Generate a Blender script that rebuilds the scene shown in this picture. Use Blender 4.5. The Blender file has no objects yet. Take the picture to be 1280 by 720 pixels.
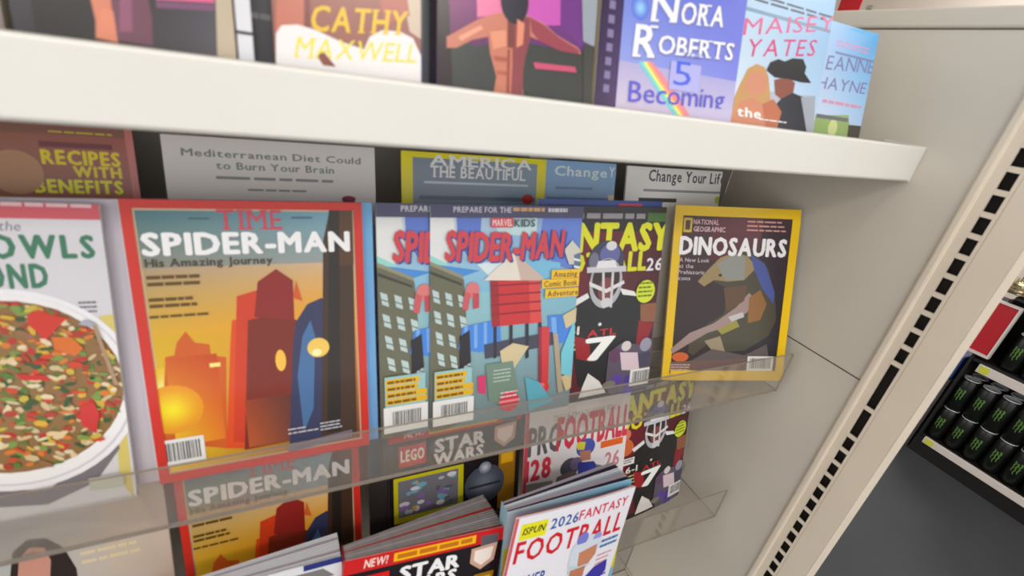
import bpy, bmesh, math, random
from mathutils import Vector, Matrix
from mathutils.geometry import tessellate_polygon
random.seed(7)
S = bpy.context.scene
COL = S.collection
H = 1.32                                   # camera height above the floor

# ------------------------------------------------------------------ camera
F = 577.0
def nrm(v): return v.normalized()
D_ = nrm(Vector((453-640, 1551-360, F)))
Y_ = nrm(Vector((355-640, 36-360, F))); Y_ = nrm(Y_-D_*(Y_ @ D_))
X_ = D_.cross(Y_)
R_ = Matrix((X_, Y_, -D_))                 # image axes (right, down, forward) -> world
cd = bpy.data.cameras.new('camera'); cam = bpy.data.objects.new('camera', cd); COL.objects.link(cam)
cd.sensor_width = 36; cd.lens = F*36/1280; cd.clip_start = 0.01
cd.dof.use_dof = True; cd.dof.focus_distance = 1.5; cd.dof.aperture_fstop = 5
right = R_ @ Vector((1, 0, 0)); up = R_ @ Vector((0, -1, 0)); back = R_ @ Vector((0, 0, -1))
m = Matrix((right, up, back)).transposed().to_4x4(); m.translation = Vector((0, 0, H)); cam.matrix_world = m
S.camera = cam
# ------------------------------------------------------------------ light
S.view_settings.view_transform = 'Standard'; S.view_settings.look = 'None'
S.view_settings.gamma = 1; S.view_settings.use_curve_mapping = False
S.view_settings.exposure = -0.12
w = bpy.data.worlds.new('store_air'); S.world = w; w.use_nodes = True
w.node_tree.nodes['Background'].inputs[0].default_value = (1.0, .985, .965, 1)
w.node_tree.nodes['Background'].inputs[1].default_value = 1.5
LIGHTS = [(-1.6, -2.2, 30), (0.6, -2.2, 30), (-.5, -.5, 4), (1.7, .15, 9), (3.6, -1.3, 16), (4.6, 2.2, 70)]
for (x, y, e) in LIGHTS:
    l = bpy.data.lights.new('ceiling_tube_light', 'AREA'); l.shape = 'RECTANGLE'; l.size = 1.2; l.size_y = .6
    l.energy = e; l.color = (1, .97, .92)
    o = bpy.data.objects.new('ceiling_tube_light', l); COL.objects.link(o); o.location = (x, y, 3.14)

# ------------------------------------------------------------------ helpers
def lin(c):
    return tuple(((x/255)/12.92 if x/255 <= .04045 else ((x/255+.055)/1.055)**2.4) for x in c[:3])
def mat(name, rgb, rough=.5, metal=0, spec=.5, noise=0, scale=40, bump=0):
    m = bpy.data.materials.new(name); m.use_nodes = True; nt = m.node_tree; b = nt.nodes['Principled BSDF']
    c = lin(rgb); b.inputs['Base Color'].default_value = (*c, 1)
    b.inputs['Roughness'].default_value = rough; b.inputs['Metallic'].default_value = metal
    b.inputs['Specular IOR Level'].default_value = spec
    if noise or bump:
        tc = nt.nodes.new('ShaderNodeTexCoord'); n = nt.nodes.new('ShaderNodeTexNoise')
        n.inputs['Scale'].default_value = scale; n.inputs['Detail'].default_value = 4
        nt.links.new(tc.outputs['Object'], n.inputs['Vector'])
        if noise:
            r = nt.nodes.new('ShaderNodeValToRGB')
            r.color_ramp.elements[0].position = .3; r.color_ramp.elements[1].position = .7
            r.color_ramp.elements[0].color = (*[x*(1-noise) for x in c], 1)
            r.color_ramp.elements[1].color = (*[min(1, x*(1+noise)) for x in c], 1)
            nt.links.new(n.outputs['Fac'], r.inputs['Fac']); nt.links.new(r.outputs['Color'], b.inputs['Base Color'])
        if bump:
            bp = nt.nodes.new('ShaderNodeBump'); bp.inputs['Strength'].default_value = bump; bp.inputs['Distance'].default_value = .002
            nt.links.new(n.outputs['Fac'], bp.inputs['Height']); nt.links.new(bp.outputs['Normal'], b.inputs['Normal'])
    return m
def print_mat(name, rough):
    m = bpy.data.materials.new(name); m.use_nodes = True; nt = m.node_tree; b = nt.nodes['Principled BSDF']
    a = nt.nodes.new('ShaderNodeVertexColor'); a.layer_name = 'ink'
    nt.links.new(a.outputs['Color'], b.inputs['Base Color']); b.inputs['Roughness'].default_value = rough
    b.inputs['Specular IOR Level'].default_value = .45
    return m
def clear_mat(name, tint, haze, gloss):
    m = bpy.data.materials.new(name); m.use_nodes = True; nt = m.node_tree
    for n in list(nt.nodes):
        if n.type != 'OUTPUT_MATERIAL': nt.nodes.remove(n)
    out = [n for n in nt.nodes if n.type == 'OUTPUT_MATERIAL'][0]
    t = nt.nodes.new('ShaderNodeBsdfTransparent'); t.inputs[0].default_value = (tint, tint*.985, tint*.96, 1)
    d = nt.nodes.new('ShaderNodeBsdfDiffuse'); d.inputs[0].default_value = (.62, .58, .55, 1)
    g = nt.nodes.new('ShaderNodeBsdfGlossy'); g.inputs['Roughness'].default_value = .07
    m1 = nt.nodes.new('ShaderNodeMixShader'); m1.inputs[0].default_value = haze
    m2 = nt.nodes.new('ShaderNodeMixShader')
    lw = nt.nodes.new('ShaderNodeLayerWeight'); pw = nt.nodes.new('ShaderNodeMath'); pw.operation = 'POWER'; pw.inputs[1].default_value = 4
    f = nt.nodes.new('ShaderNodeMath'); f.operation = 'MULTIPLY_ADD'; f.inputs[1].default_value = .9; f.inputs[2].default_value = gloss
    nt.links.new(lw.outputs['Facing'], pw.inputs[0]); nt.links.new(pw.outputs[0], f.inputs[0])
    nt.links.new(t.outputs[0], m1.inputs[1]); nt.links.new(d.outputs[0], m1.inputs[2])
    nt.links.new(f.outputs[0], m2.inputs[0]); nt.links.new(m1.outputs[0], m2.inputs[1]); nt.links.new(g.outputs[0], m2.inputs[2])
    nt.links.new(m2.outputs[0], out.inputs[0])
    return m
M = dict(
    panel=mat('painted_steel_putty', (210, 203, 191), .45, noise=.03, scale=6),
    post=mat('painted_steel_cream', (226, 213, 194), .4, noise=.03, scale=9),
    fascia=mat('painted_steel_white', (226, 224, 217), .35, noise=.02, scale=5),
    strip=mat('grey_strip', (150, 144, 132), .5),
    dark=mat('dark_channel', (40, 33, 30), .8),
    backp=mat('grey_back_panel', (150, 146, 140), .6, noise=.03, scale=8),
    floor=mat('charcoal_floor', (66, 67, 72), .75, noise=.1, scale=3, bump=.1),
    wall=mat('store_wall', (228, 216, 204), .8, noise=.02, scale=2),
    ceil=mat('ceiling_paint', (225, 222, 214), .9, noise=.02, scale=2),
    paper=mat('page_paper', (222, 216, 212), .7, noise=.05, scale=300),
    greypaper=mat('newsprint_paper', (150, 144, 142), .7, noise=.12, scale=90),
    pulp=mat('pulp_paper', (205, 192, 165), .8, noise=.08, scale=300),
    ink=print_mat('printed_cover', .32), inkg=print_mat('glossy_printed_cover', .24),
    clear=clear_mat('clear_acrylic', .95, .07, .05), edge=mat('acrylic_edge', (150, 140, 130), .3),
    divider=mat('white_plastic', (214, 214, 220), .2),
    black=mat('black_shelf_metal', (24, 20, 20), .5, noise=.15, scale=10),
    can=mat('black_can', (14, 17, 14), .28), green=mat('green_claw', (84, 124, 52), .5),
    silver=mat('can_silver', (214, 214, 218), .25, metal=.25),
    red=mat('red_panel', (188, 26, 38), .4), rail=mat('rail_cream', (220, 210, 202), .4),
    blue=mat('blue_plastic', (38, 72, 140), .4), darkgrey=mat('charcoal_plinth', (70, 66, 70), .6),
    yellow=mat('yellow_tag', (214, 214, 60), .5), cream=mat('cream_bag', (236, 214, 176), .45, noise=.15, scale=30, bump=.6),
    crimson=mat('crimson_bag', (200, 30, 62), .35, noise=.15, scale=30, bump=.6), foil=mat('foil_wrap', (196, 180, 140), .25, metal=.7, noise=.3, scale=40, bump=.8),
    light=None)
lm = bpy.data.materials.new('lamp_diffuser'); lm.use_nodes = True
lb = lm.node_tree.nodes['Principled BSDF']; lb.inputs['Emission Color'].default_value = (1, .97, .92, 1); lb.inputs['Emission Strength'].default_value = 2.2
M['light'] = lm

def mesh_obj(name, verts, faces, mats, fm=None, parent=None, smooth=False):
    me = bpy.data.meshes.new(name); me.from_pydata([tuple(v) for v in verts], [], faces)
    for mm in (mats if isinstance(mats, (list, tuple)) else [mats]): me.materials.append(mm)
    if fm:
        for p, i in zip(me.polygons, fm): p.material_index = i
    if smooth:
        for p in me.polygons: p.use_smooth = True
    me.update(); o = bpy.data.objects.new(name, me); COL.objects.link(o)
    if parent: o.parent = parent
    return o
class MB:
    def __init__(s): s.v = []; s.f = []; s.m = []
    def quad(s, a, b, c, d, mi=0):
        n = len(s.v); s.v += [a, b, c, d]; s.f.append((n, n+1, n+2, n+3)); s.m.append(mi)
    def box(s, x0, x1, y0, y1, z0, z1, mi=0, edge=None):
        n = len(s.v); s.v += [(x, y, z) for x in (x0, x1) for y in (y0, y1) for z in (z0, z1)]
        fs = [(0, 1, 3, 2), (4, 6, 7, 5), (0, 4, 5, 1), (2, 3, 7, 6), (0, 2, 6, 4), (1, 5, 7, 3)]
        dims = [x1-x0, x1-x0, y1-y0, y1-y0, z1-z0, z1-z0]; mn = min(dims)
        for f, d in zip(fs, dims):
            s.f.append(tuple(n+i for i in f)); s.m.append(edge if (edge is not None and d != mn) else mi)
    def prism(s, prof, x0, x1, mi=0):               # profile in (y, z), extruded along x
        n = len(s.v); k = len(prof)
        s.v += [(x0, y, z) for y, z in prof]+[(x1, y, z) for y, z in prof]
        for i in range(k): s.f.append((n+i, n+(i+1) % k, n+k+(i+1) % k, n+k+i)); s.m.append(mi)
        s.f.append(tuple(n+i for i in range(k))[::-1]); s.m.append(mi); s.f.append(tuple(n+k+i for i in range(k))); s.m.append(mi)
    def obj(s, name, mats, parent=None, smooth=False):
        return mesh_obj(name, s.v, s.f, mats, s.m, parent, smooth)
def tag(o, label=None, cat=None, group=None, kind=None):
    if label: o['label'] = label
    if cat: o['category'] = cat
    if group: o['group'] = group
    if kind: o['kind'] = kind
    return o
def empty(name, mw, label, cat, group=None):
    o = bpy.data.objects.new(name, None); o.empty_display_size = .02; COL.objects.link(o)
    o.matrix_world = mw if isinstance(mw, Matrix) else Matrix.Translation(mw)
    return tag(o, label, cat, group)
def bevel(o, wd=.001, seg=2):
    b = o.modifiers.new('bevel', 'BEVEL'); b.width = wd; b.segments = seg; b.limit_method = 'ANGLE'
    return o

# ------------------------------------------------------------------ lettering: every glyph turned into triangles once
CH = "ABCDEFGHIJKLMNOPQRSTUVWXYZabcdefghijklmnopqrstuvwxyz0123456789-'&?!/."
GL = {}
def make_glyphs():
    tmp = []
    for wt, off in (('n', 0.0),):
        for c in CH:
            cu = bpy.data.curves.new('g', 'FONT'); cu.body = c; cu.size = 1; cu.offset = off; cu.resolution_u = 2
            o = bpy.data.objects.new('g', cu); COL.objects.link(o); tmp.append((wt, c, o))
    dg = bpy.context.evaluated_depsgraph_get(); dg.update()
    for wt, c, o in tmp:
        e = o.evaluated_get(dg); me = e.to_mesh(); me.calc_loop_triangles()
        vs = [(v.co.x, v.co.y) for v in me.vertices]
        tr = [tuple(vs[i] for i in t.vertices) for t in me.loop_triangles]
        xs = [p[0] for t in tr for p in t] or [0, .3]
        x0, x1 = min(xs), max(xs)
        GL[wt, c] = ([tuple((p[0]-x0, p[1]) for p in t) for t in tr], x1-x0)
        e.to_mesh_clear()
    for wt, c, o in tmp:
        cu = o.data; bpy.data.objects.remove(o); bpy.data.curves.remove(cu)
make_glyphs()
CAP = .729 if ('n', 'H') not in GL else max(p[1] for t in GL['n', 'H'][0] for p in t)

def clip_tri(poly, w, h):
    for ax, lim, sg in ((0, 0, 1), (0, w, -1), (1, 0, 1), (1, h, -1)):
        out = []
        for i in range(len(poly)):
            a, b = poly[i], poly[(i+1) % len(poly)]
            da, db = sg*(a[ax]-lim), sg*(b[ax]-lim)
            if da >= 0: out.append(a)
            if (da >= 0) != (db >= 0):
                t = da/(da-db); out.append((a[0]+(b[0]-a[0])*t, a[1]+(b[1]-a[1])*t))
        poly = out
        if len(poly) < 3: return []
    return poly

class Art:
    """flat print on a cover: u to the right, v downwards, in metres; shapes are given in the units of self.map"""
    def __init__(s, w, h, mp=None, bg=(230, 230, 230)):
        s.w, s.h, s.map = w, h, mp or (lambda p: (p[0]*w/100, p[1]*h/100)); s.k = 0; s.t = []
        s.back = bg; s.gain = 1
    def frac(s): s.map = lambda p: (p[0]*s.w/100, p[1]*s.h/100)
    def tri(s, t, cf):
        p = clip_tri(list(t), s.w, s.h)
        for i in range(1, len(p)-1): s.t.append(((p[0], p[i], p[i+1]), s.k, cf))
    def raw(s, pts, col):
        for t in tessellate_polygon([[Vector((p[0], p[1], 0)) for p in pts]]): s.tri([pts[i] for i in t], col)
    def poly(s, pts, col): s.k += 1; s.raw([s.map(p) for p in pts], col); return s
    def cor(s, a, b):
        x0, y0 = s.map(a); y1 = s.map((a[0], b[1]))[1]; x1 = s.map(b)[0]; return (x0, y0), (x1, y1)
    def box(s, a, b, col, slant=0):
        (x0, y0), (x1, y1) = s.cor(a, b); s.k += 1
        s.raw([(x0, y0), (x1, y0), (x1, y1), (x0, y1)], col)
    def grad(s, a, b, c00, c10, c01, c11, n=10):
        (x0, y0), (x1, y1) = s.cor(a, b); s.k += 1
        def cf(u, v):
            p = min(1, max(0, (u-x0)/(x1-x0))); q = min(1, max(0, (v-y0)/(y1-y0)))
            return tuple((c00[i]*(1-p)+c10[i]*p)*(1-q)+(c01[i]*(1-p)+c11[i]*p)*q for i in range(3))
        for i in range(n):
            for j in range(n):
                xa, xb = x0+(x1-x0)*i/n, x0+(x1-x0)*(i+1)/n; ya, yb = y0+(y1-y0)*j/n, y0+(y1-y0)*(j+1)/n
                s.tri([(xa, ya), (xb, ya), (xb, yb)], cf); s.tri([(xa, ya), (xb, yb), (xa, yb)], cf)
    def ell(s, c, rx, ry, col, n=22, rot=0, uv=False):      # radii in metres
        cx, cy = c if uv else s.map(c); s.k += 1; cr, sr = math.cos(rot), math.sin(rot)
        pts = [(cx+rx*math.cos(a)*cr-ry*math.sin(a)*sr, cy+rx*math.cos(a)*sr+ry*math.sin(a)*cr) for a in [2*math.pi*i/n for i in range(n)]]
        for i in range(n): s.tri([(cx, cy), pts[i], pts[(i+1) % n]], col)
    def glow(s, c, r, c0, c1, ry=None):                     # soft round patch of ink
        cx, cy = s.map(c); ry = ry or r; s.k += 1; n = 24; R = 6
        def cf(u, v):
            t = min(1, math.hypot((u-cx)/r, (v-cy)/ry)); t = t*t*(3-2*t); return tuple(c0[i]*(1-t)+c1[i]*t for i in range(3))
        for j in range(R):
            a0, a1 = j/R, (j+1)/R
            for i in range(n):
                q = [(cx+r*a*math.cos(6.28319*k/n), cy+ry*a*math.sin(6.28319*k/n)) for a, k in ((a0, i), (a1, i), (a1, i+1), (a0, i+1))]
                s.tri(q[:3], cf); s.tri([q[0], q[2], q[3]], cf)
    def text(s, txt, a, b, col, wt='b', shear=0, sp=.10, serif=False, mono=False, arch=0):
        (x0, y0), (x1, y1) = s.cor(a, b); s.k += 1
        tot = 0; lay = []; k0 = s.k
        bd = {'n': 0, 'b': .024, 'x': .05}[wt]; sp += 1.5*bd; offs = [(0, 0)] if not bd else [(bd*math.cos(q), bd*.7*math.sin(q)) for q in [math.pi/4*j for j in range(8)]]
        for c in txt:
            if c == ' ': tot += .32; continue
            t, gw = GL['n', c]; lay.append((t, tot, gw, c)); tot += gw+sp
        s.kk = k0+1.2; tot -= sp; sx = (x1-x0)/tot; sy = (y1-y0)/CAP
        for t, ox, gw, c in lay:
            dy = arch*(2*((ox+gw/2)/tot)-1)**2
            for bi, (bx, by) in enumerate(offs):
                s.k = k0+bi*.14
                for q in t: s.tri([(x0+(ox+p[0]+bx+shear*p[1])*sx, y1-(p[1]+by)*sy+dy) for p in q], col)
            s.k = k0
            if serif and c in 'TIMENRHFKLPBDY':
                s.k = k0+1.15
                def bar(xa, xb, ya, yb): s.raw([(x0+(ox+xa)*sx, y1-ya*sy), (x0+(ox+xb)*sx, y1-ya*sy), (x0+(ox+xb)*sx, y1-yb*sy), (x0+(ox+xa)*sx, y1-yb*sy)], col)
                for ex in ([.5*gw] if c in 'TIY' else [0.06] if c in 'PFBDE' else [0.06, gw-.06]):
                    bar(ex-.13, ex+.13, 0, .05)
                    if c in 'IMNRHK' : bar(ex-.13, ex+.13, CAP-.05, CAP)
                s.k = k0
        s.k = k0+1.3
    def text3(s, txt, tl, tr, bl, col, wt='n', sp=.1, serif=False):      # lettering set along a slanted base line
        m0 = s.map; A, B, C = m0(tl), m0(tr), m0(bl)
        s.map = lambda q: q; n0 = len(s.t); s.text(txt, (0, 0), (s.w, s.h), col, wt, 0, sp, serif); s.map = m0
        new = s.t[n0:]; del s.t[n0:]
        for t, k, cf in new:
            s.k = k; s.tri([(A[0]+(B[0]-A[0])*x/s.w+(C[0]-A[0])*y/s.h, A[1]+(B[1]-A[1])*x/s.w+(C[1]-A[1])*y/s.h) for x, y in t], cf)
        s.k = max([q[1] for q in new] or [s.k])+.2
    def lines(s, a, b, n, col, ragged=.25, fill=.5):        # print too small to read: rows of word-sized dashes
        (x0, y0), (x1, y1) = s.cor(a, b); s.k += 1; rnd = random.Random(int(x0*1e5)+n)
        for i in range(n):
            ya = y0+(y1-y0)*i/n; yb = ya+(y1-y0)/n*fill; x = x0; xe = x1-(x1-x0)*ragged*rnd.random()
            while x < xe-(x1-x0)*.04:
                l = min((x1-x0)*rnd.uniform(.1, .28), xe-x); s.raw([(x, ya), (x+l, ya), (x+l, yb), (x, yb)], col); x += l+(x1-x0)*.03
    def barcode(s, a, b, n=26):
        s.box(a, b, (232, 232, 232)); (x0, y0), (x1, y1) = s.cor(a, b); s.k += 1; rnd = random.Random(3)
        x = x0+(x1-x0)*.1
        while x < x1-(x1-x0)*.12:
            l = (x1-x0)/n*rnd.choice((.35, .5, .9)); s.raw([(x, y0+(y1-y0)*.12), (x+l, y0+(y1-y0)*.12), (x+l, y0+(y1-y0)*.8), (x, y0+(y1-y0)*.8)], (60, 60, 62)); x += l+(x1-x0)/n*rnd.choice((.4, .7))
    def build(s, name, parent, mt, bend=None, t=.0005, side=(225, 225, 225)):
        w, h = s.w, s.h; tris = []
        if bend:
            nx, nz = 12, 12
            for i in range(nx):
                for j in range(nz):
                    a, b, c, d = [(w*(i+p)/nx, h*(j+q)/nz) for p, q in ((0, 0), (1, 0), (1, 1), (0, 1))]
                    tris.append(((a, b, c), 0, s.back)); tris.append(((a, c, d), 0, s.back))
            st = list(s.t)
            while st:
                tr, k, cf = st.pop(); L = [(math.dist(tr[i], tr[(i+1) % 3]), i) for i in range(3)]; l, i = max(L)
                if l > w/11:
                    a, b, c = tr[i], tr[(i+1) % 3], tr[(i+2) % 3]; mm = ((a[0]+b[0])/2, (a[1]+b[1])/2)
                    st += [((a, mm, c), k, cf), ((mm, b, c), k, cf)]
                else: tris.append((tr, k, cf))
        else:
            tris = [(((0, 0), (w, 0), (w, h)), 0, s.back), (((0, 0), (w, h), (0, h)), 0, s.back)]+s.t
        bend = bend or (lambda x, z: 0)
        V, Fc, C = [], [], []
        for tr, k, cf in tris:
            n = len(V)
            for (u, v) in tr:
                x, z = u-w/2, h-v; V.append((x, -t-.00003*k+bend(x, z), z))
                c = cf(u, v) if callable(cf) else cf; C.append((*lin([min(248, max(0, q*s.gain)) for q in c]), 1))
            Fc.append((n, n+1, n+2))
        # rim and rear of the cover sheet
        rim = [(0, 0), (w, 0), (w, h), (0, h)]; N = 12 if True else 1
        for i in range(4):
            a, b = rim[i], rim[(i+1) % 4]
            for q in range(N):
                n = len(V)
                for (f, dd) in ((q/N, 0), ((q+1)/N, 0), ((q+1)/N, 1), (q/N, 1)):
                    u, v = a[0]+(b[0]-a[0])*f, a[1]+(b[1]-a[1])*f; x, z = u-w/2, h-v
                    V.append((x, -t*(1-dd)+bend(x, z), z)); C.append((*lin(side), 1))
                Fc.append((n, n+1, n+2, n+3))
        me = bpy.data.meshes.new(name); me.from_pydata(V, [], Fc); me.materials.append(mt)
        ca = me.color_attributes.new('ink', 'FLOAT_COLOR', 'POINT')
        ca.data.foreach_set('color', [x for c in C for x in c])
        o = bpy.data.objects.new(name, me); COL.objects.link(o); o.parent = parent
        return o

def sheet(name, w, h, y0, y1, mt, parent, bend=None, inset=0.0, n=10):   # a slab of paper following the bend
    bend = bend or (lambda x, z: 0); mb = MB(); xs = [-w/2+inset+(w-2*inset)*i/n for i in range(n+1)]; zs = [inset+(h-2*inset)*i/n for i in range(n+1)]
    def P(x, y, z): return (x, y+bend(x, z), z)
    for i in range(n):
        for j in range(n):
            for y in (y0, y1): mb.quad(P(xs[i], y, zs[j]), P(xs[i+1], y, zs[j]), P(xs[i+1], y, zs[j+1]), P(xs[i], y, zs[j+1]))
        mb.quad(P(xs[i], y0, zs[0]), P(xs[i+1], y0, zs[0]), P(xs[i+1], y1, zs[0]), P(xs[i], y1, zs[0]))
        mb.quad(P(xs[i], y0, zs[n]), P(xs[i+1], y0, zs[n]), P(xs[i+1], y1, zs[n]), P(xs[i], y1, zs[n]))
        mb.quad(P(xs[0], y0, zs[i]), P(xs[0], y0, zs[i+1]), P(xs[0], y1, zs[i+1]), P(xs[0], y1, zs[i]))
        mb.quad(P(xs[n], y0, zs[i]), P(xs[n], y0, zs[i+1]), P(xs[n], y1, zs[i+1]), P(xs[n], y1, zs[i]))
    return mb.obj(name, mt, parent)

def frame(tl, w, h, k=.25, yaw=0, roll=0, U=None, V=None):
    """matrix of a leaning cover: origin at the foot's middle, x right, z up the cover, y into the rack. tl relative to the lens height"""
    if U is None:
        V = Vector((0, -k, -1)).normalized(); U = Vector((1, 0, 0))
        rz = Matrix.Rotation(yaw, 3, 'Z'); U, V = rz @ U, rz @ V
        if roll: 
            r = Matrix.Rotation(roll, 3, U.cross(-V)); U, V = r @ U, r @ V
    else:
        U = Vector(U).normalized(); V = Vector(V); V = (V-U*(U @ V)).normalized()
    Zl = -V; Yl = Zl.cross(U)
    o = Vector(tl)+U*w/2+V*h; mw = Matrix((U, Yl, Zl)).transposed().to_4x4(); mw.translation = o+Vector((0, 0, H))
    return mw
def mapper(mw, w, h):
    inv = mw.inverted(); eye = inv @ Vector((0, 0, H)); r3 = inv.to_3x3()
    def f(p):
        d = r3 @ (R_ @ Vector((p[0]-640, p[1]-360, F))); t = -eye.y/d.y; q = eye+d*t
        return (q.x+w/2, h-q.z)
    return f
def magazine(name, label, mw, art, thick=.003, cat='magazine', group=None, bend=None, page='paper', back=(200, 200, 200), gloss=True, spine=None, gain=1):
    e = empty(name, mw, label, cat, group); art.gain = gain
    art.build('front_cover', e, M['inkg'] if gloss else M['ink'], bend)
    sheet('pages', art.w, art.h, .0001, thick, M[page], e, bend, inset=.0008)
    bm_ = mat('back_cover', back, .35) if ('bc', back) not in M else M['bc', back]; M['bc', back] = bm_
    sheet('back_cover', art.w, art.h, thick+.0001, thick+.0005, bm_, e, bend)
    if spine:
        sm = mat('spine', spine, .35); mb = MB(); mb.box(-art.w/2-.0006, -art.w/2-.0001, -.0004, thick+.0005, 0, art.h); mb.obj('spine', sm, e)
    return e
def book(name, label, mw, art, thick=.024, spine=(60, 40, 60), group=None, extra=None):
    e = empty(name, mw, label, 'book', group); w, h = art.w, art.h
    art.build('front_cover', e, M['inkg'])
    mb = MB(); mb.box(-w/2+.0008, w/2-.001, .0002, thick-.0002, .001, h-.001); mb.obj('page_block', M['pulp'], e)
    sm = mat('spine', spine, .3)
    mb = MB(); mb.box(-w/2-.0005, -w/2+.0004, -.0004, thick+.0006, 0, h); mb.obj('spine', sm, e)
    mb = MB(); mb.box(-w/2, w/2, thick, thick+.0006, 0, h); mb.obj('back_cover', sm, e)
    return e
def T1(x, z, off=0): return (x, .495+off+.25*(z+.153), z)       # front row of the upper tray
def T0(x, z, off=0): return (x, .580+off+.25*(z+.117), z)       # rear row
def T2(x, z, off=0): return (x, .482+off+.25*(z+.470), z)       # lower tray

# ------------------------------------------------------------------ the setting
XP = .75
def st(o, name=None): o['kind'] = 'structure'; return o
mb = MB(); mb.box(-3, 6.2, -3, 6, -.05, 0); st(mb.obj('floor', M['floor']))
mb = MB(); mb.box(6.1, 6.2, -3, 6, 0, 3.2); st(mb.obj('wall_right', M['wall']))
mb = MB(); mb.box(-3, 6.1, 5.9, 6, 0, 3.2); st(mb.obj('wall_back', M['wall']))
mb = MB(); mb.box(-3, 6.2, -3, 6, 3.2, 3.25); st(mb.obj('ceiling', M['ceil']))
ORD = ['first', 'second', 'third', 'fourth', 'fifth', 'sixth', 'seventh', 'eighth', 'ninth']
for i, (x, y, e_) in enumerate(LIGHTS):
    e = empty('ceiling_light', (x, y, 3.16), 'white fluorescent ceiling panel light, %s of the panels over the aisle' % ORD[i], 'light', 'ceiling panel lights')
    mb = MB(); mb.box(-.62, .62, -.32, .32, 0, .04); mb.obj('housing', M['fascia'], e)
    mb = MB(); mb.box(-.6, .6, -.3, .3, -.004, 0); mb.obj('diffuser', M['light'], e)

# rack: side panel, slotted upright, back panel, top cap
rack = empty('display_rack', (0, .6, 0), 'putty coloured steel display rack holding the trays and shelf', 'rack')
def rp(mb, name, mt, bev=0, kids=None):
    for i, v in enumerate(mb.v): mb.v[i] = (v[0], v[1]-.6, v[2])
    o = mb.obj(name, mt, rack)
    if bev: bevel(o, bev)
    return o
mb = MB(); mb.box(XP, XP+.012, .283, .63, H-.347, H+.1145); rp(mb, 'side_panel', M['panel'], .0012)
mb = MB(); mb.box(XP, XP+.012, .283, .63, 0, H-.3485); rp(mb, 'side_panel', M['panel'], .0012)
mb = MB(); mb.box(XP-.003, XP+.02, .20, .64, H+.116, H+.139); rp(mb, 'top_cap', M['panel'], .003)
mb = MB(); mb.box(XP+.0005, XP+.004, .283, .60, H-.3486, H-.3468); rp(mb, 'panel_joint', M['dark'])
mb = MB(); mb.box(-.62, XP-.0005, .63, .642, 0, H+.139); rp(mb, 'back_panel', M['backp'])
mb = MB(); mb.box(-.632, -.62, .283, .63, 0, H+.139); rp(mb, 'side_panel', M['panel'])
mb = MB(); mb.box(-.6195, XP-.0005, .24, .60, 0, .16); rp(mb, 'kick_base', M['panel'], .002)
# slotted upright: real slots cut through the face
mb = MB(); xf = XP-.004; ztop = H+.1155
mb.box(xf, xf+.002, .2612, .272, 0, ztop); mb.box(xf, xf+.002, .2445, .2486, 0, ztop)
mb.box(xf, xf+.03, .2085, .2100, 0, ztop)
pitch = .02703; z0 = H-.0540*XP; zb = []
n = 0; z = z0+5*pitch
while z > .05:
    zc = z; skip = (H-.56*XP < z-pitch/2 < H-.42*XP) and n % 3 != 2
    lo = z-pitch+.0102; hi = z-.0102
    if not skip: mb.box(xf, xf+.002, .2484, .2614, lo, hi)
    z -= pitch; n += 1
up_ = rp(mb, 'slotted_upright', M['post'])
mb = MB(); mb.prism([(.2100, 0), (.2100, ztop), (.2445, ztop), (.2445, 0)], xf, xf+.003); rp(mb, 'upright_flange', M['post'], .001)
mb = MB(); mb.box(XP-.0075, XP+.004, .272, .283, 0, ztop); rp(mb, 'edge_bead', M['post'], .003)
mb = MB(); mb.box(XP+.012, XP+.016, .215, .2825, 0, ztop); mb.box(XP-.001, XP+.012, .278, .2825, 0, ztop); rp(mb, 'shade_lining', M['dark'])  # dark colour stands in for the shade inside the slotted channel
mb = MB(); mb.box(XP-.0052, XP-.001, .277, .281, H-.3505, H-.3465); rp(mb, 'rivet', M['dark'])
mb = MB(); mb.box(XP-.001, XP+.006, .495, .503, H+.1395, H+.1445); rp(mb, 'clip', M['strip'])

# white book shelf
sh = empty('book_shelf', (0, .5, H-.067), 'white steel shelf with a deep front lip holding the paperbacks', 'shelf')
def sp(mb, name, mt, bev=0):
    mb.v = [(v[0], v[1]-.5, v[2]+.067) for v in mb.v]; o = mb.obj(name, mt, sh)
    if bev: bevel(o, bev, 3)
    return o
mb = MB(); mb.prism([(.3495, -.021), (.348, -.0225), (.348, -.0635), (.3505, -.066), (.360, -.066), (.360, -.021)], -.6195, XP-.006); sp(mb, 'front_lip', M['fascia'], .0012)
mb = MB(); mb.box(-.6195, XP-.004, .3602, .3665, -.0655, -.0212); sp(mb, 'lip_backing', M['strip'])
mb = MB(); mb.box(-.6195, XP-.004, .3666, .6295, -.067, -.0635); sp(mb, 'shelf_board', M['fascia'])
mb = MB(); mb.box(XP-.0055, XP-.0010, .3485, .40, -.066, -.020); sp(mb, 'end_bracket', M['fascia'], .001)

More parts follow.
